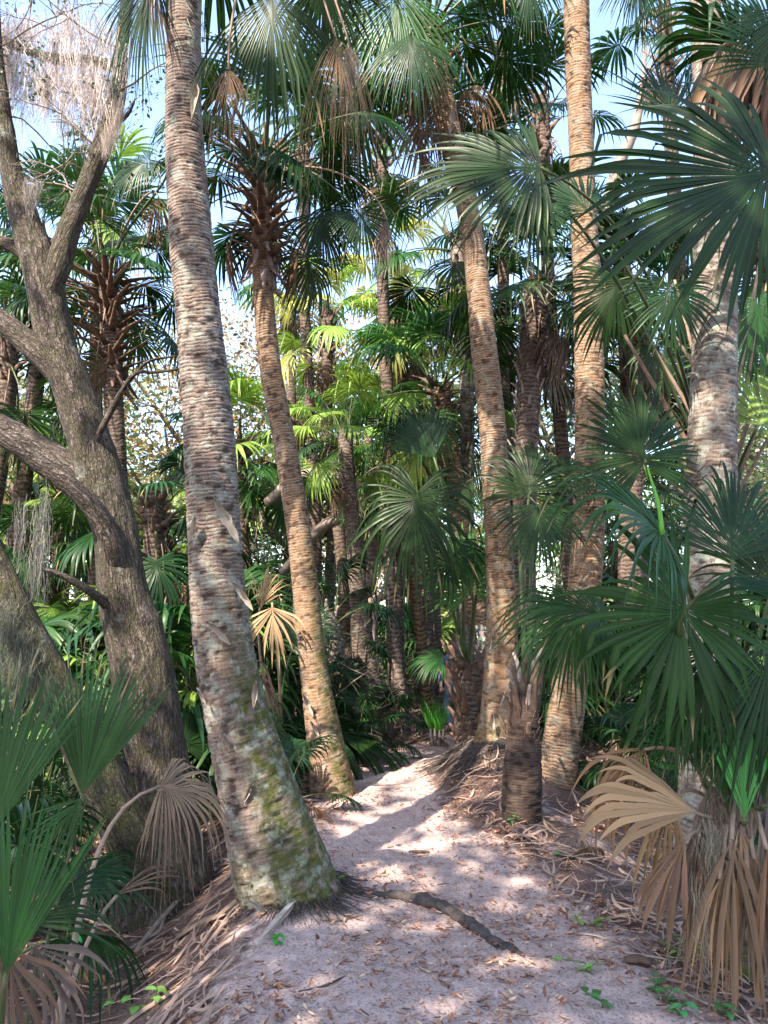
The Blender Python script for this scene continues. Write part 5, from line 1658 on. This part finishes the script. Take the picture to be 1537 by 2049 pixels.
seedling(1122, 1716, .04, 6, .04, GB, 'tiny green weed on the path below the stump', None, 41)
seedling(1142, 1724, .04, 5, .05, G_MID, 'dark green weed beside the tiny one below the stump', None, 42)
seedling(1020, 1655, .07, 7, .05, GB, 'green weed hugging the base of the dark stump', None, 43)
seedling(800, 1525, .10, 8, .09, GB, 'green weed on the litter bank at the path bend', None, 44)

# bright young palm shoot on the pale sandy hump at the bend
p = P(874, 1490, 9.6)
p[2] = float(h(p[0], p[1]))
o = thing('palm_shoot', p, 'bright green young palm shoot with pale stalks at the bend', 'small plant')
rs = np.random.default_rng(91)
for i in range(4):
    a = A(-.05 + .035 * i, rs.normal(0, .03), 0)
    V, F = tube(np.array([p + a - A(0, 0, .03), p + a * 1.3 + A(0, 0, .10), p + a * 1.5 + A(0, 0, .20)]), [.022, .018, .010], 6)
    part('stalk', Acc().add(V, F), M_FLAKE, o)
for i in range(8):
    a = A(-.06 + .017 * i, rs.normal(0, .03), .16)
    lf = Acc()
    blade(lf, rs, p + a, A((i - 3.5) * .07, rs.normal(0, .1), 1), A(rs.normal(0, .4), -1, .1), rs.uniform(.26, .38), n=7, span=.22, split=.4, droop=.12, bend=.1)
    part('leaf_blade', lf, M_LEAF, o, color=(.06, .26, .03))

# ================================================================== the hiker rounding the bend, mostly hidden by the palmetto and the mound palm
def skin_body(name, pts, edges, rads, parent, mat, sub=2, root=0):
    me = bpy.data.meshes.new(name)
    me.from_pydata([tuple(p) for p in pts], edges, [])
    me.update()
    o = link(name, me, parent)
    sk = o.modifiers.new('skin', 'SKIN')
    sk.use_smooth_shade = True
    for i, r in enumerate(rads):
        v = me.skin_vertices[0].data[i]
        v.radius = (r, r) if np.isscalar(r) else r
        v.use_root = (i == root)
    ss = o.modifiers.new('sub', 'SUBSURF')
    ss.levels = ss.render_levels = sub
    me.materials.append(mat)
    return o


M_SKIN = simple_mat('skin', (.42, .24, .17), (.50, .30, .22), 20, .5, .05)
M_DENIM = simple_mat('grey_blue_trousers', (.06, .09, .13), (.10, .14, .19), 60, .85, .2, .003)
M_BLUE = simple_mat('blue_shirt', (.008, .065, .17), (.012, .09, .22), 40, .8, .2, .003)
M_SHOE = simple_mat('dark_shoe', (.015, .015, .02), (.03, .03, .035), 30, .7)
M_HAIR = simple_mat('brown_hair', (.04, .025, .018), (.08, .05, .035), 60, .6, .5, .004, (1, 1, .2))
gx = P(908, 1465, 10.4)
gz = float(h(gx[0], 10.4))
PER = thing('person', (gx[0], 10.4, gz), 'hiker in blue shirt and grey blue trousers half hidden behind the palmetto', 'person')
skin_body('body', [(0, 0, .98), (0, 0, 1.2), (0, .02, 1.42), (0, .03, 1.50), (0, 0.0, 1.58), (0, -.01, 1.68),
                   (.16, .02, 1.40), (.23, .03, 1.14), (.22, -.12, .93), (-.16, .02, 1.40), (-.23, .05, 1.14), (-.26, -.02, .92), (-.27, -.04, .86),
                   (.09, 0, .92), (.10, -.10, .52), (.10, .06, .14), (-.09, 0, .92), (-.10, .08, .50), (-.10, -.14, .12)],
          [(0, 1), (1, 2), (2, 3), (3, 4), (4, 5), (2, 6), (6, 7), (7, 8), (2, 9), (9, 10), (10, 11), (11, 12), (0, 13), (13, 14), (14, 15), (0, 16), (16, 17), (17, 18)],
          [.12, .12, .13, .055, .085, .085, .05, .04, .03, .05, .04, .028, .025, .08, .055, .04, .08, .055, .04], PER, M_SKIN)
for k, (dx, dz, L) in enumerate(((-.03, 0, .075), (-.012, -.01, .085), (.006, -.012, .08), (.022, -.005, .065))):
    skin_body('finger', [(-.27 + dx * .6, -.045, .865), (-.27 + dx, -.06, .82), (-.27 + dx * 1.05, -.045, .865 - L)], [(0, 1), (1, 2)], [.010, .009, .007], PER, M_SKIN, 1)
skin_body('thumb', [(-.25, -.06, .88), (-.235, -.09, .845), (-.24, -.10, .82)], [(0, 1), (1, 2)], [.011, .010, .008], PER, M_SKIN, 1)
skin_body('shirt', [(0, 0, .94), (0, 0, 1.15), (0, .02, 1.40), (.17, .02, 1.41), (.24, .03, 1.14), (.23, -.08, 1.0), (-.17, .02, 1.41), (-.24, .05, 1.14), (-.262, .0, .96)],
          [(0, 1), (1, 2), (2, 3), (3, 4), (4, 5), (2, 6), (6, 7), (7, 8)], [(.17, .12), (.155, .12), (.17, .12), .07, .058, .05, .07, .058, .045], PER, M_BLUE)
skin_body('trousers', [(0, 0, .95), (.09, 0, .88), (.10, -.10, .52), (.10, .06, .10), (-.09, 0, .88), (-.10, .08, .50), (-.10, -.14, .10)],
          [(0, 1), (1, 2), (2, 3), (0, 4), (4, 5), (5, 6)], [.13, .105, .075, .06, .105, .075, .062], PER, M_DENIM)
for sx, sy in ((.10, .06), (-.10, -.14)):
    skin_body('shoe', [(sx, sy + .05, .05), (sx, sy - .05, .045), (sx, sy - .17, .035)], [(0, 1), (1, 2)], [.05, .045, .035], PER, M_SHOE)
skin_body('hair', [(0, .04, 1.60), (0, .02, 1.68), (0, -.03, 1.735)], [(0, 1), (1, 2)], [.07, .09, .06], PER, M_HAIR)
PER.rotation_euler = (0, 0, .35)
PER.scale = (.70, .70, .70)
